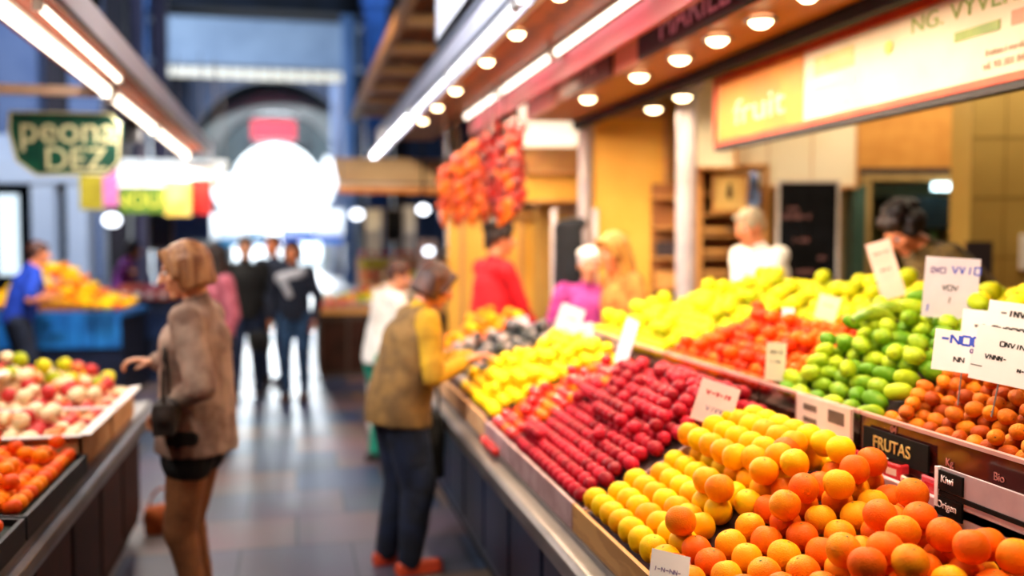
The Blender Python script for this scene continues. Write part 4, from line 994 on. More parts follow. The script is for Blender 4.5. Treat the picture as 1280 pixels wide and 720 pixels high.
# ------------------------------------------------------------------ right stall interior
struct(MB().box(2.2, 7.6, 8.6, 8.75, 0, 3.6).build('wall_stall_rear', tan))
struct(MB().box(7.5, 7.6, 2.0, 8.6, 0, 3.6).build('wall_stall_side', tan))
def fbox(name, u0, u1, v0, v1, F, d, m, label, cat=None, parts=None, bevel=.004):
    """a board, case or panel with its front at depth F, spanning the pixel box"""
    a = P(u0, v1, F); b_ = P(u1, v0, F); w = (b_-a); W = math.hypot(w.x, w.y); h = b_.z-a.z
    e = empty(name, a, -YAW, label, cat)
    return e, W, h
def panel(name, u0, u1, v0, v1, F, d, m, label, cat, trim=None, struct_=False):
    e, W, h = fbox(name, u0, u1, v0, v1, F, d, m, label, cat)
    MB().box(0, W, 0, d, 0, h).build('board', m, e)
    if trim is not None:
        t = .02
        MB().box(-t, W+t, -.012, d*.6, -t, 0).box(-t, W+t, -.012, d*.6, h, h+t).box(-t, 0, -.012, d*.6, 0, h).box(W, W+t, -.012, d*.6, 0, h).build('frame', trim, e)
    return e, W, h
# amber wall section and column
e, W, h = panel('partition_panel', 742, 834, 138, 430, 7.9, .12, amber, 'amber yellow partition behind the blond woman', 'partition', None)
MB().box(0, W, -.02, .0, h-.08, h).build('top_rail', lwood, e); MB().box(W-.05, W, -.02, 0, 0, h).build('edge_post', lwood, e)
e, W, h = panel('partition_panel', 560, 742, 262, 470, 9.2, .10, amber, 'bright amber partition behind the person in red', 'partition', None)
for k in range(5): MB().box(W*(k+.5)/5-.02, W*(k+.5)/5+.02, -.02, 0, 0, h).build('upright', lwood, e)
MB().box(0, W, -.05, 0, h-.1, h).build('top_rail', mat('brown_rail', 'a06a1c', rough=.5), e)
e, W, h = panel('light_box', 648, 722, 126, 180, 8.2, .3, emit('lightbox_glow', 'fff0d0', 1.3), 'glowing cream light box right of the hanging peppers', 'light box', None)
e, W, h = panel('counter_hood', 655, 735, 187, 214, 8.4, .35, mat('hood_brown', '8a5a1c', '9c6a24', rough=.5), 'brown hood panel under the glowing light box', 'hood', lwood)
e, W, h = panel('wall_shelf', 655, 735, 216, 250, 8.5, .3, amber, 'amber shelf panel under the brown hood', 'shelf', lwood)
wcol = mat('white_column_paint', 'a89ca0', 'b8acac', rough=.5)
def roundcol(u, F, r, z1, label, z0=0):
    p = P(u, 300, F); e = empty('support_post', (p.x, p.y, 0), 0, label, 'post')
    MB().tube([(0, 0, z0), (0, 0, z1)], r, 16).build('shaft', wcol, e); MB().tube([(0, 0, z1-.12), (0, 0, z1)], r*1.6, 16).build('capital', wcol, e)
    MB().tube([(0, 0, z0), (0, 0, z0+.1)], r*1.5, 16).build('foot', wcol, e)
roundcol(731, 7.9, .055, 2.86, 'slim white post right of the hanging peppers')
roundcol(857, 6.7, .07, 2.86, 'white post left of the wooden shelf unit')
# white garment rail with black coat
p = P(700, 400, 7.4); e = empty('garment_rack', (p.x, p.y, 0), -YAW, 'white tubular rack behind the black hanging coat', 'rack')
zt = P(700, 262, 7.4).z
MB().tube([(-.05, 0, 0), (-.05, 0, zt), (.27, 0, zt), (.27, 0, 0)], .022, 8).build('frame', wcol, e); MB().box(-.12, .34, -.15, .15, 0, .03).build('base', wcol, e)
e = empty('hanging_coat', (p.x+.01, p.y-.25, 0), -YAW, 'long black coat hanging from the white rack', 'coat')
b = MB(); zc = P(700, 272, 7.4).z
capsule(b, (-.06, 0, zc-.06), (.08, 0, zc-.05), .045, .045)
loft(b, [((0, 0, zc-.07-k*.1), .085+.004*k, .055, None) for k in range(10)])
capsule(b, (-.09, 0, zc-.08), (-.10, .01, zc-.55), .035, .03)
blob('cloth', b, .01, mat('black_wool', '06080e', '0c1018', rough=.9), e, 4, .015)
MB().tube([(0.01, 0, zc-.02), (0.01, 0, zc+.03), (.02, .03, zc+.05), (.01, .06, zc+.03)], .004, 6).build('hook', steel, e)
# cream cupboards
e, W, h = panel('wall_cupboard', 868, 917, 84, 208, 7.0, .35, cream, 'tall cream wall cupboard right of the white post', 'cupboard', lwood)
MB().box(W*.82, W*.88, -.02, 0, h*.3, h*.45).build('handle', steel, e)
e, W, h = panel('wall_cupboard', 905, 1069, 150, 232, 7.2, .35, cream, 'wide cream wall cupboard below the big sign', 'cupboard', lwood)
for k in (1, 2): MB().box(W*k/3-.003, W*k/3+.003, -.004, 0, .02, h-.02).build('door_gap', lwood, e)
# wooden shelf unit with pictures
e, W, h = fbox('shelf_unit', 872, 958, 206, 420, 7.2, .35, lwood, 'wooden shelf unit with drawers behind the white coat seller', 'shelf unit')
MB().box(0, W, .30, .33, 0, h).build('back_panel', mat('shelf_back', '8a5420', '9a6028', rough=.6), e)
for xx in (0, W-.03): MB().box(xx, xx+.03, 0, .3, 0, h).build('side_panel', lwood, e)
for k in range(7): MB().box(.03, W-.03, .02, .3, .1+k*h*.125, .12+k*h*.125).build('shelf', lwood, e)
for k in range(4): 
    d_ = MB().box(.05, W-.08, .0, .2, .14+(k+1)*h*.125, .06+.11+(k+1)*h*.125).build('drawer', mat('drawer_wood', 'c88c44', 'd49c54', rough=.5), e); MB().box(W*.4, W*.5, -.015, 0, .15+(k+1)*h*.125, .165+(k+1)*h*.125).build('knob', steel, d_)
MB().box(0, W, -.01, .3, h-.03, h).build('top_board', lwood, e)
e2, W2, h2 = panel('framed_poster', 893, 930, 220, 262, 7.12, .015, mat('poster_paper', 'd8b060', 'e0bc70', rough=.6), 'small framed poster with a dark figure on the shelf unit', 'poster', lwood)
q = MB(); ell(q, (W2*.5, -.004, h2*.5), (.02, .003, .05)); ell(q, (W2*.5, -.004, h2*.72), (.015, .003, .015)); q.build('printed_figure', black, e2)
e2, W2, h2 = fbox('hanging_cloth', 930, 953, 214, 262, 7.0, .1, navy, 'dark blue and white cloth hanging at the right edge of the shelf unit', 'cloth')
b = MB(); capsule(b, (W2*.5, 0, h2*.85), (W2*.5, 0, h2*.2), .035, .05); blob('cloth', b, .01, mat('blue_cloth', '14203c', '7c98c8', rough=.8, scale=9, lo=.5, hi=.6), e2, 3, .02)
# narrow shelf left of the post
e, W, h = fbox('bottle_shelf', 818, 848, 228, 400, 7.6, .3, lwood, 'narrow dark shelf between amber partition and white post', 'shelf')
MB().box(0, W, .2, .22, 0, h).build('back_panel', mat('shelf_back', ''), e)
for k in range(5): MB().box(0, W, 0, .2, k*h*.22, k*h*.22+.02).build('shelf', lwood, e)
for k in range(3): MB().box(.02, W-.03, .02, .15, k*h*.22+.02, k*h*.22+.14).build('box', [navy, mat('drawer_wood', ''), brdark][k], e)
# chalkboard
e, W, h = panel('chalkboard', 973, 1044, 229, 352, 6.9, .03, mat('chalk_black', '08090b', '101114', rough=.8, spec=.1), 'framed black chalkboard with faint pink chalk writing', 'chalkboard', mat('pale_frame', 'b8b0a8', 'c8c0b8', rough=.4))
for k, (x0, x1, z, hh) in enumerate([(.05, .5, .66, .05), (.1, .3, .74, .03), (.22, .5, .42, .04), (.68, .85, .24, .03), (.3, .6, .1, .03)]):
    q = scribble(MB(), x0*W, x1*W, z*h, hh, 50+k, y=-.003, t=.006); q.build('chalk_writing', mat('pink_chalk', '9c6c6c', rough=.8), e)
# tan pelmet, window opening, pillar
e, W, h = panel('wall_panel', 1070, 1212, 118, 218, 7.6, .2, mat('tan_panel', 'c08430', 'cc923c', rough=.6), 'tan wall panel under the big sign at the right', 'panel', None)
MB().box(0, W, -.03, 0, 0, .05).build('lower_trim', brdark, e)
e, W, h = fbox('serving_hatch', 1072, 1212, 218, 430, 7.65, .3, lwood, 'kitchen hatch with cool lamp and dark shelves behind the bending seller', 'hatch')
hb = mat('hatch_back', '5c5c30', '74703c', rough=.6, scale=3)
MB().box(.02, W, .5, .52, 0, h).build('back_wall', hb, e); MB().box(0, .09, 0, .5, 0, h).build('frame', mat('hatch_frame', 'a08850', 'b09860', rough=.6), e)
MB().box(W-.05, W, 0, .5, 0, h).build('frame', mat('hatch_frame', ''), e); MB().box(0, W, -.01, .5, h-.05, h).build('head_frame', mat('hatch_frame', ''), e)
MB().box(.3, W-.05, .2, .45, h-.42, h-.17).build('extractor', mat('extractor_dark', '14242c', '1c3038', rough=.3), e)
MB().box(.1, W-.05, .15, .5, h-.62, h-.58).build('shelf', hb, e)
MB().box(W-.32, W-.06, -.03, .03, h-.13, h-.07).build('lamp', emit('cool_hatch', 'c8f0f8', 5), e)
for k in range(3): MB().tube([(.45+k*.13, .3, h-.58), (.45+k*.13, .3, h-.44)], .035, 12).build('jar', mat('green_jar', '3c5c34', '4c7040', rough=.3), e)
e, W, h = panel('wall_panel', 1064, 1076, 232, 430, 7.3, .2, mat('teal_strip', '2c5048', '385c54', rough=.5), 'thin dark teal door edge right of the chalkboard', 'panel', None)
e, W, h = panel('pillar_panel', 1208, 1330, 100, 470, 6.4, .3, mat('pillar_tan', 'a8883c', 'b49648', rough=.6, scale=1.2), 'broad tan tiled pillar at the right frame edge', 'pillar', None)
q = MB()
for k in range(5): q.box(0, W, -.004, 0, h*k/5, h*k/5+.008)
for k in range(3): q.box(W*k/3, W*k/3+.006, -.004, 0, 0, h)
q.build('tile_joint', mat('joint', '90742c', rough=.7), e)
MB().box(W*.5, W*.95, -.03, 0, h*.36, h*.48).build('switch_plate', white, e)
e, W, h = panel('wall_hook_board', 1208, 1240, 302, 350, 6.2, .03, brdark, 'dark hooks on the tan pillar beside the bending seller', 'hooks', None)
# red fruit at far right behind cards
rc = empty('back_crate', (2.772, 3.0, 1.0365), 0, 'narrow crate of red tomatoes at the very back of the tier', 'crate')
MB().box(0, .12, 0, .62, 0, .34).build('box', card, rc); MB().box(-.006, 0, 0, .62, 0, .36).build('front_board', lwood, rc)
for k in range(8):
    place('tomato', (2.825, 3.05+k*.074, 1.377+.032), (0, 0, k), 1.2, 'bright red tomato in the narrow crate at the very back behind the cards', 'tomato', 'tomatoes in the narrow back crate')
bx = empty('back_crate', (2.18, 1.9, 1.0365), 0, 'raised crate behind the kiwis under the white cards', 'crate')
MB().box(0, .5, 0, .8, 0, .34).build('box', card, bx); MB().box(-.012, 0, 0, .8, 0, .36).build('front_board', lwood, bx)

# ------------------------------------------------------------------ hanging peppers
m_pr = mat('dried_red_pepper', '5c0404', 'a01006', rough=.3, scale=12, rand=.5); m_po = mat('dried_orange_pepper', 'b43402', 'e46c0a', rough=.35, scale=12, rand=.6)
def pepper_mesh(m, L=.09, r=.024):
    b = MB(); n = 7
    b.tube([(0.008*sin(i/n*3), .012*(i/n)**2, -L*i/n) for i in range(n+1)], [r*.35]+[r*(1-.75*(i/n)**1.4) for i in range(1, n+1)], 9)
    o = b.build('pepper', m); return o.data, o
pmr, o1 = pepper_mesh(m_pr, .11, .03); pmo, o2 = pepper_mesh(m_po, .10, .034); bpy.data.objects.remove(o1); bpy.data.objects.remove(o2)
strings = [(640, 148, 262, 7.0, 'r', 'deep red'), (618, 152, 256, 6.85, 'r', 'dark red'), (606, 162, 262, 7.0, 'm', 'mixed red and orange'), (630, 168, 266, 6.5, 'm', 'orange speckled'), (590, 175, 268, 7.2, 'o', 'bright orange'), (573, 188, 272, 7.4, 'o', 'pale orange'), (556, 205, 268, 7.6, 'o', 'small orange'), (648, 152, 240, 7.3, 'r', 'short red')]
for k, (u, v0, v1, F, kk, nm) in enumerate(strings):
    a = P(u, v0, F); b_ = P(u, v1, F); L = a.z-b_.z
    s = empty('pepper_string', (a.x, a.y, a.z), 0, nm + ' string of dried peppers hanging from the canopy beside the light box', 'pepper string', 'strings of dried peppers')
    MB().tube([(0, 0, (2.795 if a.x < 1.49 else 2.855 if a.x < 1.82 else 2.64)-a.z), (0, 0, -L)], .005, 6).build('cord', stemb, s)
    n = int(L/.024)
    for i in range(n):
        me = pmr if (kk == 'r' or (kk == 'm' and rng.random() < .55)) else pmo
        c_ = bpy.data.objects.new('pepper', me); COL.objects.link(c_); c_.parent = s
        an = i*2.4; c_.location = (.042*cos(an), .042*sin(an), -.01-i*.0235*1.0); c_.rotation_euler = (rng.uniform(-.5, .2)-.4, 0, an-pi/2); z_ = rng.uniform(1.0, 1.6); c_.scale = (z_, z_, z_)
    s.children
# ------------------------------------------------------------------ far right stalls
awn_m = mat('tan_awning', 'd8b080', 'e4c090', rough=.6, scale=2)
q = P(500, 230, 12.5); a = awning((q.x+.15, q.y), 1.9, 1.6, P(500, 232, 12.5).z, awn_m, 'market_awning', 'tan awning over the far stall beyond the right canopy', 'awning', 'hang', .12, .45)
MB().box(-.95, .95, -.05, -.03, a.children[0].bound_box[0][2]-.10, a.children[0].bound_box[0][2]-.04).build('orange_stripe', mat('orange_stripe', 'c86c14', 'd87c1c', rough=.5), a)
# crate stand of fruits
p = P(428, 460, 12.0)
e = empty('crate_stand', (p.x, p.y, 0), 0, 'dark brown slatted stand at the end of the far right stall', 'stand')
MB().box(-.28, 1.5, 0, 1.8, 0, .78).build('body', mat('stand_brown', '2c1a10', '3c2416', rough=.5), e)
for k in range(6): MB().box(-.29, -.28, .05+k*.3, .28+k*.3, .06, .7).build('slat', brownp, e)
for k in range(5): MB().box(-.25+k*.34, .05+k*.34, -.012, 0, .06, .7).build('slat', brownp, e)
MB().box(-.32, 1.5, -.04, 1.8, .78, .84).build('top_tray', lwood, e)
cols = [('nectarine', 'orange-red nectarine on the dark far stand'), ('peach', 'pink peach on the dark far stand'), ('apple', 'yellow apple on the dark far stand'), ('tomato', 'red tomato on the dark far stand')]
for i in range(9):
    for j in range(8):
        k, l = cols[(i//2+j//3) % 4]
        place(k, (p.x-.24+i*.125, p.y+.05+j*.20, .84+.05+.018*i), (0, 0, rng.uniform(0, 6)), 1.35, l, k, 'fruit on the dark far stand')
# high bank behind with reddish fruit
p = P(470, 400, 14.5)
e = empty('fruit_bank', (p.x-.2, p.y, 0), 0, 'stepped bank of fruit crates far down the right side', 'stand')
for k in range(4): MB().box(0, 2.2, k*.35, k*.35+.34, 0, .9+k*.17).build('step', card, e)
for k in range(4):
    for i in range(14):
        kk, l = cols[(i//4+k) % 4]
        place(kk, (p.x-.12+i*.15, p.y+.17+k*.35, .975+k*.17), (0, 0, i), 1.5, l.replace('dark far stand', 'stepped far bank'), kk, 'fruit on the stepped far bank')
# kiosk things behind: white menu panel, dark door, white lamps
for (u0, u1, v0, v1, F, m, lab) in [(458, 476, 262, 330, 16, mat('cream_card', ''), 'cream menu panel in the far stall'), (482, 503, 262, 302, 16, black, 'black menu panel in the far stall'),
                                   (505, 518, 258, 330, 16.2, white, 'white upright panel in the far stall'), (524, 545, 300, 345, 15, mat('pink_card', ''), 'pink white poster in the far stall')]:
    panel('menu_panel', u0, u1, v0, v1, F, .05, m, lab, 'panel', steel)
def globe(u, v, F, rpx, s, label, z1, em=None, e=0):
    p = P(u, v, F); r = rpx*F/FPX; a = empty('globe_lamp', p, 0, label, 'lamp')
    q = MB(); ell(q, (0, 0, 0), (r*1.3, r*1.3, r)); q.build('globe', em or emit('globe_glow', 'eef4ff', s), a); MB().tube([(0, 0, r), (0, 0, z1-p.z)], .015, 6).build('cord', black, a)
    MB().tube([(0, 0, r*.9), (0, 0, r*1.15)], r*.4, 12).build('cap', steel, a)
globe(529, 262, 11, 6, 5, 'round white lamp at the edge of the far tan awning', 3.2); globe(446, 268, 20, 6, 2, 'dim glowing globe in place of a white patch beside the gateway', 5)  # second globe is no lamp: its glow imitates a white patch
globe(140, 275, 13, 8, 4, 'round white lamp hanging at the far left stall', 4.5); globe(536, 314, 14, 5, 3, 'small warm lamp inside the far right stall', 2.5)
# person-size bucket with flowers behind mustard woman
p = P(488, 385, 8.6)
e = empty('flower_bucket', (p.x, p.y, 0), 0, 'white bucket of white and yellow daisies on a stool beyond the mustard sweater', 'flowers')
MB().box(-.2, .2, -.2, .2, 0, .55).build('stool', cwhite, e); MB().lathe([(0, .55), (.13, .55), (.17, .85), (.16, .85), (.12, .58), (0, .58)], 20).build('bucket', white, e)
for k in range(22):
    a_ = k*2.4; rr = .20*math.sqrt(k/22); q = MB(); c_ = V((rr*cos(a_), rr*sin(a_), 1.12+.14*cos(rr*6)+.05*sin(k)))
    for t in range(8):
        b1 = V((cos(t*pi/4), sin(t*pi/4), .2)); ell(q, c_+b1*.032, (.022, .022, .006), None, 6)
    f_ = q.build('blossom', mat('white_petal', 'ece8e4', 'f8f4f0', rough=.7), e); q = MB(); ell(q, c_+V((0, 0, .01)), (.016, .016, .01), None, 8); q.build('eye', m_lemon, f_)
    MB().tube([c_, (c_.x*.4, c_.y*.4, .75)], .004, 5).build('stalk', stemg, e)

# ------------------------------------------------------------------ left canopy and stalls
lcan = empty('stall_canopy', (0, 0, 0), 0, 'rust brown soffited canopy with a pale edge over the left counter', 'canopy')
MB().box(-1.27, -.965, 1.2, 12.2, 2.76, 2.80).build('soffit', mat('rust_soffit', '8c3814', '9c441c', rough=.6, scale=2, spec=.2), lcan)
MB().box(-.965, -.945, 1.2, 12.2, 2.69, 2.86).build('pale_fascia', whitef, lcan)
MB().box(-.945, -.938, 1.2, 12.2, 2.69, 2.71).build('edge_trim', steel, lcan)
MB().box(-1.30, -1.27, 1.2, 12.2, 2.70, 2.86).build('inner_fascia', mat('rust_soffit', ''), lcan)
for y_ in (3.9, 8.9): MB().box(-1.42, -1.3, y_, y_+.12, 2.55, 2.86).build('bracket', dsteel, lcan)
tl = [(2.1, 4.15), (4.4, 7.0), (7.15, 9.2), (9.3, 12.0)]
for k, (a_, b_) in enumerate(tl): tube_lamp(-1.225, a_, b_, 2.70, .030, names[k] + ' tube lamp in the row under the left canopy', glow_w, 'tube lamps under the left canopy', 44, WHITE)
tube_lamp(-1.08, 4.6, 6.6, 2.725, .016, 'slimmer tube lamp beside the row in the rust soffit', emit('slim_glow', 'fff0d8', 5), None, 12, WHITE)  # added glowing tube imitating the lamp row's reflection in the soffit
a = P(-30, 130, 7.3); b_ = P(165, 130, 7.3)
o = MB().box(-4.6, -1.31, 7.1, 7.17, 2.685, 2.75).build('cross_bar', mat('peach_bar', 'e0b494', 'ecc4a4', rough=.5)); tag(o, 'pale orange crossbar reaching left from the left canopy', 'bar')
MB().box(-4.6, -4.5, 7.08, 7.19, 0, 2.8).build('upright', steel, o)
# green sign
p = P(82, 180, 7.25); e = empty('hanging_sign', p, -YAW*.3, 'dark green hanging sign with cream lettering below the crossbar', 'sign')
g_ = mat('green_sign', '06382c', '0a5038', rough=.4)
poly = [(-.40, .24), (.33, .24), (.40, .16), (.39, -.13), (.30, -.235), (-.22, -.24), (-.36, -.13), (-.41, .1)]
MB().prism(poly, 0, .03).build('board', g_, e)
q = MB(); n = len(poly)
for i in range(n):
    A, B = V((poly[i][0], -.006, poly[i][1]))*.97, V((poly[(i+1) % n][0], -.006, poly[(i+1) % n][1]))*.97
    A.y = B.y = -.004; q.tube([A, B], .009, 6)
crl = mat('sign_letter_cream', 'd8cc98', 'e4d8a8', rough=.5); q.build('border_line', crl, e)
text_mesh('lettering', 'peona', .30, crl, e, Matrix.Translation((.02, -.004, .10)) @ BF @ Matrix.Diagonal((.95, 1, 1, 1)), .003); text_mesh('lettering', 'DEZ', .24, crl, e, Matrix.Translation((.07, -.004, -.12)) @ BF, .003)
for xx in (-.25, .25): MB().tube([(xx, .015, .24), (xx, .015, 2.69-p.z)], .006, 6).build('hanger', steel, e)
# row of small banners
def flag(u0, u1, v0, v1, F, m, label, txt=None):
    e, W, h = panel('hanging_banner', u0, u1, v0, v1, F, .02, m, label, 'banner', None); MB().tube([(0, .01, h+.01), (W, .01, h+.01)], .012, 6).build('rod', steel, e)
    MB().tube([(W/2, .01, h), (W/2, .01, max(h+.02, 2.685-e.location.z))], .006, 5).build('hanger', steel, e)
    return e, W, h
flag(100, 130, 212, 262, 9.5, mat('mustard_banner', '8c7c10', '9c8c18', rough=.6), 'mustard yellow banner below the green sign')
flag(129, 147, 213, 258, 9.2, mat('pink_banner', 'c060a0', 'd078b0', rough=.6), 'pink banner with dark edge beside the mustard one')
e, W, h = flag(150, 206, 236, 266, 10, mat('green_banner', '4c6c14', '5c7c1c', rough=.6), 'olive green banner with yellow lettering under the white awning')
text_mesh('lettering', 'NOUS', .22, mat('yellow_letter', 'ccc040', rough=.5), e, Matrix.Translation((W/2, -.004, h/2)) @ BF, .002)
flag(206, 239, 228, 270, 10.25, mat('yellow_banner', 'f0c040', 'f8dc88', rough=.6, scale=3), 'bright yellow banner left of the red one')
flag(240, 264, 226, 268, 10.5, mat('red_banner2', 'd81820', 'e84030', rough=.6, scale=2), 'red banner at the end of the hanging row')
aw = mat('white_awning', 'f0ece0', 'f8f4ea', rough=.7)
q = P(202, 232, 10.6); awning((q.x, q.y), 1.25, 1.4, q.z+.02, aw, 'market_awning', 'white awning above the green and yellow banners', 'awning', 'hang', .06, .35)
# translucent sheets lit through by daylight; the slanting pair is added for flare
st = sheer()
for (u0, u1, v0, v1, F, tilt, lab) in [(268, 300, 222, 262, 40, -.5, 'white sheer sheet standing in for the flare left of the gateway arch'), (392, 420, 198, 262, 40, .45, 'white sheer sheet standing in for the flare right of the gateway arch'),
                                 (262, 306, 266, 298, 39, 0, 'low white sheer tarpaulin left under the gateway'), (392, 432, 262, 294, 39, 0, 'low white sheer tarpaulin right under the gateway')]:
    c_ = P((u0+u1)/2, (v0+v1)/2, F); w_, h_ = (u1-u0)*F/FPX, (v1-v0)*F/FPX
    e = empty('hanging_tarpaulin', c_, 0, lab, 'tarpaulin'); M = Matrix.Rotation(tilt, 4, 'Y')
    b = MB(); n = 8; vs = []
    for k in range(n+1):
        x = -w_/2+w_*k/n; yy = .05*sin(k*1.9); vs += [M @ V((x, yy, -h_/2)), M @ V((x, yy, h_/2))]
    b.add(vs, [(2*k, 2*k+2, 2*k+3, 2*k+1) for k in range(n)], True); b.build('sheet', st, e)
    MB().tube([M @ V((-w_/2, 0, h_/2)), M @ V((w_/2, 0, h_/2))], .02, 6).build('rod', white, e)
    for sx in (-1, 1):
        t_ = M @ V((sx*w_*.45, 0, h_/2)); MB().tube([t_, (t_.x, t_.y, 9.9-c_.z)], .004, 5).build('rope', black, e)
# white arcade shopfront at left
pw = mat('white_shopfront', 'b8c4d8', 'c8d2e2', rough=.5, scale=1)
p0 = P(-60, 300, 13.5)
e = empty('shopfront', (p0.x, p0.y, 0), -YAW, 'white framed glazed shopfront at the far left', 'shopfront')
for (x, w) in [(.0, .3), (1.12, .32), (1.62, .28)]: MB().box(x, x+w, 0, .3, 0, 2.75).build('pilaster', pw, e)
MB().box(0, 1.9, -.05, .3, 2.5, 2.85).build('lintel', pw, e)
n = 10; q = MB(); 
for k in range(n):
    a0, a1 = pi*k/n/2, pi*(k+1)/n/2
    q.prism([(1.2-1.2*cos(a0)*1.0, 2.85), (1.2-1.2*cos(a1), 2.85), (1.2-1.2*cos(a1), 2.85+.35*sin(a1)), (1.2-1.2*cos(a0), 2.85+.35*sin(a0))], -.04, .3)
q.build('arched_top', pw, e)
MB().box(.3, 1.9, .2, .24, 0, 2.5).build('dark_door', mat('shop_dark', '05080c', '0a1016', rough=.2), e)
MB().box(.55, .85, .17, .2, 1.2, 2.35).build('lit_window', emit('shop_window', 'c0dce8', .9), e)
# stand with yellow pile and blue front
p = P(60, 392, 10.2)
e = empty('market_stand', (p.x, p.y, 0), -YAW*.5, 'stand with a blue cloth front under the yellow fruit pile', 'stand')
MB().box(-1.2, .75, 0, 1.0, 0, .88).build('body', mat('stand_navy', '060c1c', '0c1630', rough=.5), e); 
b = MB()
for k in range(14): b.box(-1.2+k*.14, -1.2+k*.14+.13, -.03-.01*(k % 2), 0, .55, .93)
b.build('blue_cloth', mat('blue_front', '0c4c88', '1868a8', rough=.5, scale=4), e); MB().box(-1.22, .77, -.02, 1.02, .88, .93).build('tray', mat('blue_front', ''), e)
for k in range(150):
    i, j = k % 15, k//15
    x = p.x-.80+i*.105+ (j % 2)*.05; y = p.y+.12+j*.088; t = math.exp(-((i-6.5)/4.0)**2)
    z = .93+.05+.42*t*min(1, (j+1)/5)
    place(['orange', 'golden_orange'][(i+j) % 2], (x, y+.02, z), (0, 0, k), 1.15, ['orange heaped on the blue fronted stand', 'yellow citrus heaped on the blue fronted stand'][(i+j) % 2], ['orange', 'citrus'][(i+j) % 2], 'citrus pile on the blue fronted stand')
MB().lathe([(0, .93), (.62, .93), (.5, .97), (.36, 1.09), (.2, 1.19), (0, 1.22)], 20, Matrix.Translation((-.05, .55, 0)), .6).build('mound_form', mat('mound', '9c5408', rough=.8), e)
# dark stall with pinkish goods
p = P(180, 400, 11.6)
e = empty('market_stand', (p.x, p.y, 0), -YAW, 'dark navy stand with pink packed goods right of the blue one', 'stand')
MB().box(-.5, .45, 0, .9, 0, .95).build('body', mat('stand_navy', ''), e); MB().box(-.52, .47, -.02, .92, .95, .98).build('top', dsteel, e); MB().box(-.4, .3, -.012, 0, .5, .8).build('front_board', navy, e)
for k in range(12):
    pos = Matrix.Translation((p.x, p.y, 0)) @ Matrix.Rotation(-YAW, 4, 'Z') @ V((-.40+.155*(k % 6), .15+.3*(k//6), .98))
    a = empty('goods_pack', pos, -YAW, ['pink', 'salmon', 'plum coloured'][k % 3] + ' goods pack on the dark navy stand', 'pack', 'packs on the dark navy stand')
    MB().box(-.07, .07, -.11, .11, 0, .12+.05*(k % 2)).build('box', mat(['pk1', 'pk2', 'pk3'][k % 3], ['b85068', 'd8684c', '6c2040'][k % 3], rough=.5), a, bevel=.01)
    MB().box(-.04, .04, -.113, -.11, .03, .09).build('sticker', paperw, a)
# white crate by taupe woman's head, white cloth at (190,370)
e, W, h = panel('display_board', 188, 215, 265, 310, 11.8, .04, navy, 'dark blue display board behind the taupe jacket woman', 'board', steel)
e, W, h = panel('hanging_board', 215, 262, 262, 300, 12.4, .04, mat('blue_board', '1c3c78', '284c8c', rough=.5), 'royal blue hanging board left of the gateway light', 'board', None)
MB().tube([(W*.2, .02, h), (W*.2, .02, h+2)], .006, 5).build('hanger', steel, e); MB().tube([(W*.8, .02, h), (W*.8, .02, h+2)], .006, 5).build('hanger', steel, e)

# ------------------------------------------------------------------ light
area((AX, 51.3, 3.3), (R(-90), 0, 0), 4.1, 6.4, 2300, (.88, .95, 1), 100)      # daylight pouring in through the gate
for (x, y) in [(-3.5, 9), (-3.5, 20), (2.5, 22), (-3.5, 31), (2.5, 33), (-2, 40)]:      # added cool fill lights under the closed roof
    area((x, y, 10.1), (0, 0, 0), 3.0, 2.0, 70, (.30, .52, 1))
area((4.6, 5.6, 2.88), (0, 0, 0), 2.4, 2.2, 60, WARM)                   # added warm fill over the stall interior, no fitting built
def flood(loc, at, e, c, ang=70, r=.12, label=''):
    """an added fill light: invented housing and a spot light at its mouth"""
    d = (V(at)-V(loc)).normalized(); q = d.to_track_quat('-Z', 'Y')
    a = empty('fill_flood', loc, 0, label, 'lamp'); a.rotation_mode = 'QUATERNION'; a.rotation_quaternion = q  # made-up fitting, added only to brighten what it aims at
    MB().lathe([(.16, -.02), (.17, -.02), (.10, .16), (0, .18)], 16).build('housing', black, a); MB().tube([(0, 0, .18), (0, 0, .3)], .02, 6).build('ceiling_mount', black, a)
    l = bpy.data.lights.new('spot_light', 'SPOT'); l.energy = e; l.color = c; l.spot_size = R(ang); l.spot_blend = .6; l.shadow_soft_size = r
    o = bpy.data.objects.new('spot_light', l); COL.objects.link(o); o.location = V(loc)+d*.03; o.rotation_mode = 'QUATERNION'; o.rotation_quaternion = q
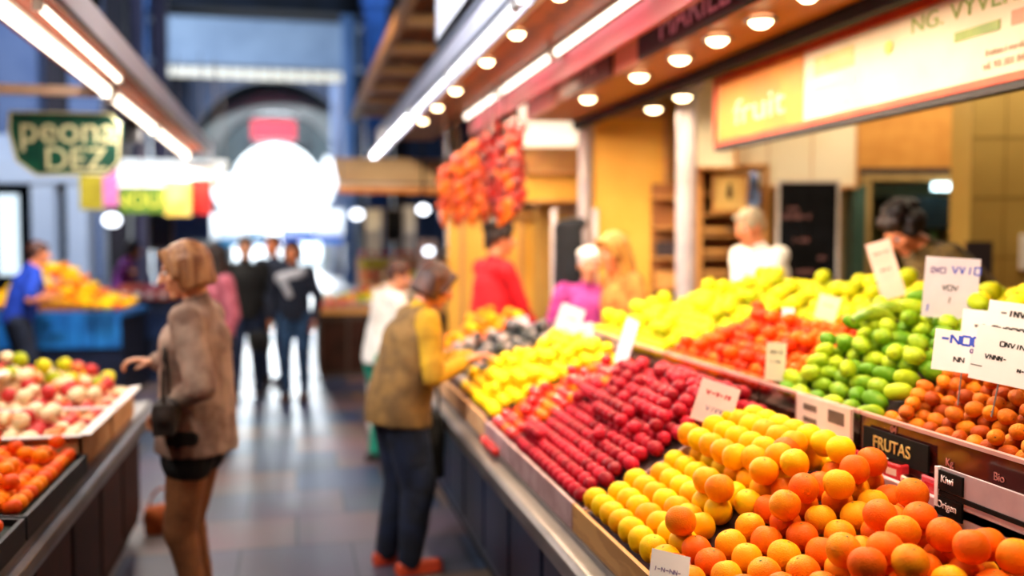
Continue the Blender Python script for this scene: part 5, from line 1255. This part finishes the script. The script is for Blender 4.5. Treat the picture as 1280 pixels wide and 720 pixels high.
flood((-6.5, 26, 8.5), (-1.2, 36, 9.0), 6500, (.62, .78, 1), 60, label='added fill flood high on the left aimed at the pale beam')
flood((AX-.5, 39.6, 9.85), (AX, 49, 7.0), 6000, (.88, .96, 1), 75, label='added fill flood under the roof aimed at the arch')
flood((-1.6, 7.5, 7.0), (-4.8, 13.5, 2.4), 3200, (.72, .84, 1), 80, label='added fill flood high over the aisle aimed at the white shopfront')
flood((.6, 3.8, 5.2), (-2.8, 7.3, 2.7), 420, (1, .92, .82), 75, label='added fill flood over the aisle aimed at the green sign')
flood((-1.12, 3.5, 3.2), (.9, 5.6, 2.7), 480, (.9, .93, 1), 110, label='added fill flood on the left canopy aimed at the grey fascia')
flood((1.15, 5.0, 3.3), (-1, 8.0, 2.7), 120, (.9, .93, 1), 100, label='added fill flood on the right canopy aimed at the left canopy edge')
flood((-1.7, 8.6, 3.7), (-2.5, 12.4, 1.2), 330, (1, .88, .78), 85, label='added fill flood behind the left canopy aimed at the far left stands')
flood((-2.2, 12.5, 8.5), (-4.5, 18, 5.0), 1800, (.5, .68, 1), 80, label='added fill flood high on the left aimed at the pilasters')
flood((-.8, 8.2, 6.0), (1.4, 12.6, 2.4), 1500, WARM, 60, label='added fill flood high over the aisle aimed at the tan awning')
w = bpy.data.worlds.new('world'); SC.world = w; w.use_nodes = True
w.node_tree.nodes['Background'].inputs['Color'].default_value = (.82, .92, 1, 1); w.node_tree.nodes['Background'].inputs['Strength'].default_value = 4
SC.view_settings.view_transform = 'Standard'; SC.view_settings.look = 'None'; SC.view_settings.gamma = 1; SC.view_settings.use_curve_mapping = False
SC.view_settings.exposure = 0.0
SC.cycles.use_denoising = True; SC.cycles.max_bounces = 6; SC.cycles.diffuse_bounces = 3; SC.cycles.sample_clamp_indirect = 6; SC.cycles.use_light_tree = True
# prototypes that were never placed must not render
for k_, lst in PROTO.items():
    for i, o in enumerate(lst):
        if (k_, i) not in USED:
            for ch in list(o.children): bpy.data.objects.remove(ch)
            bpy.data.objects.remove(o)
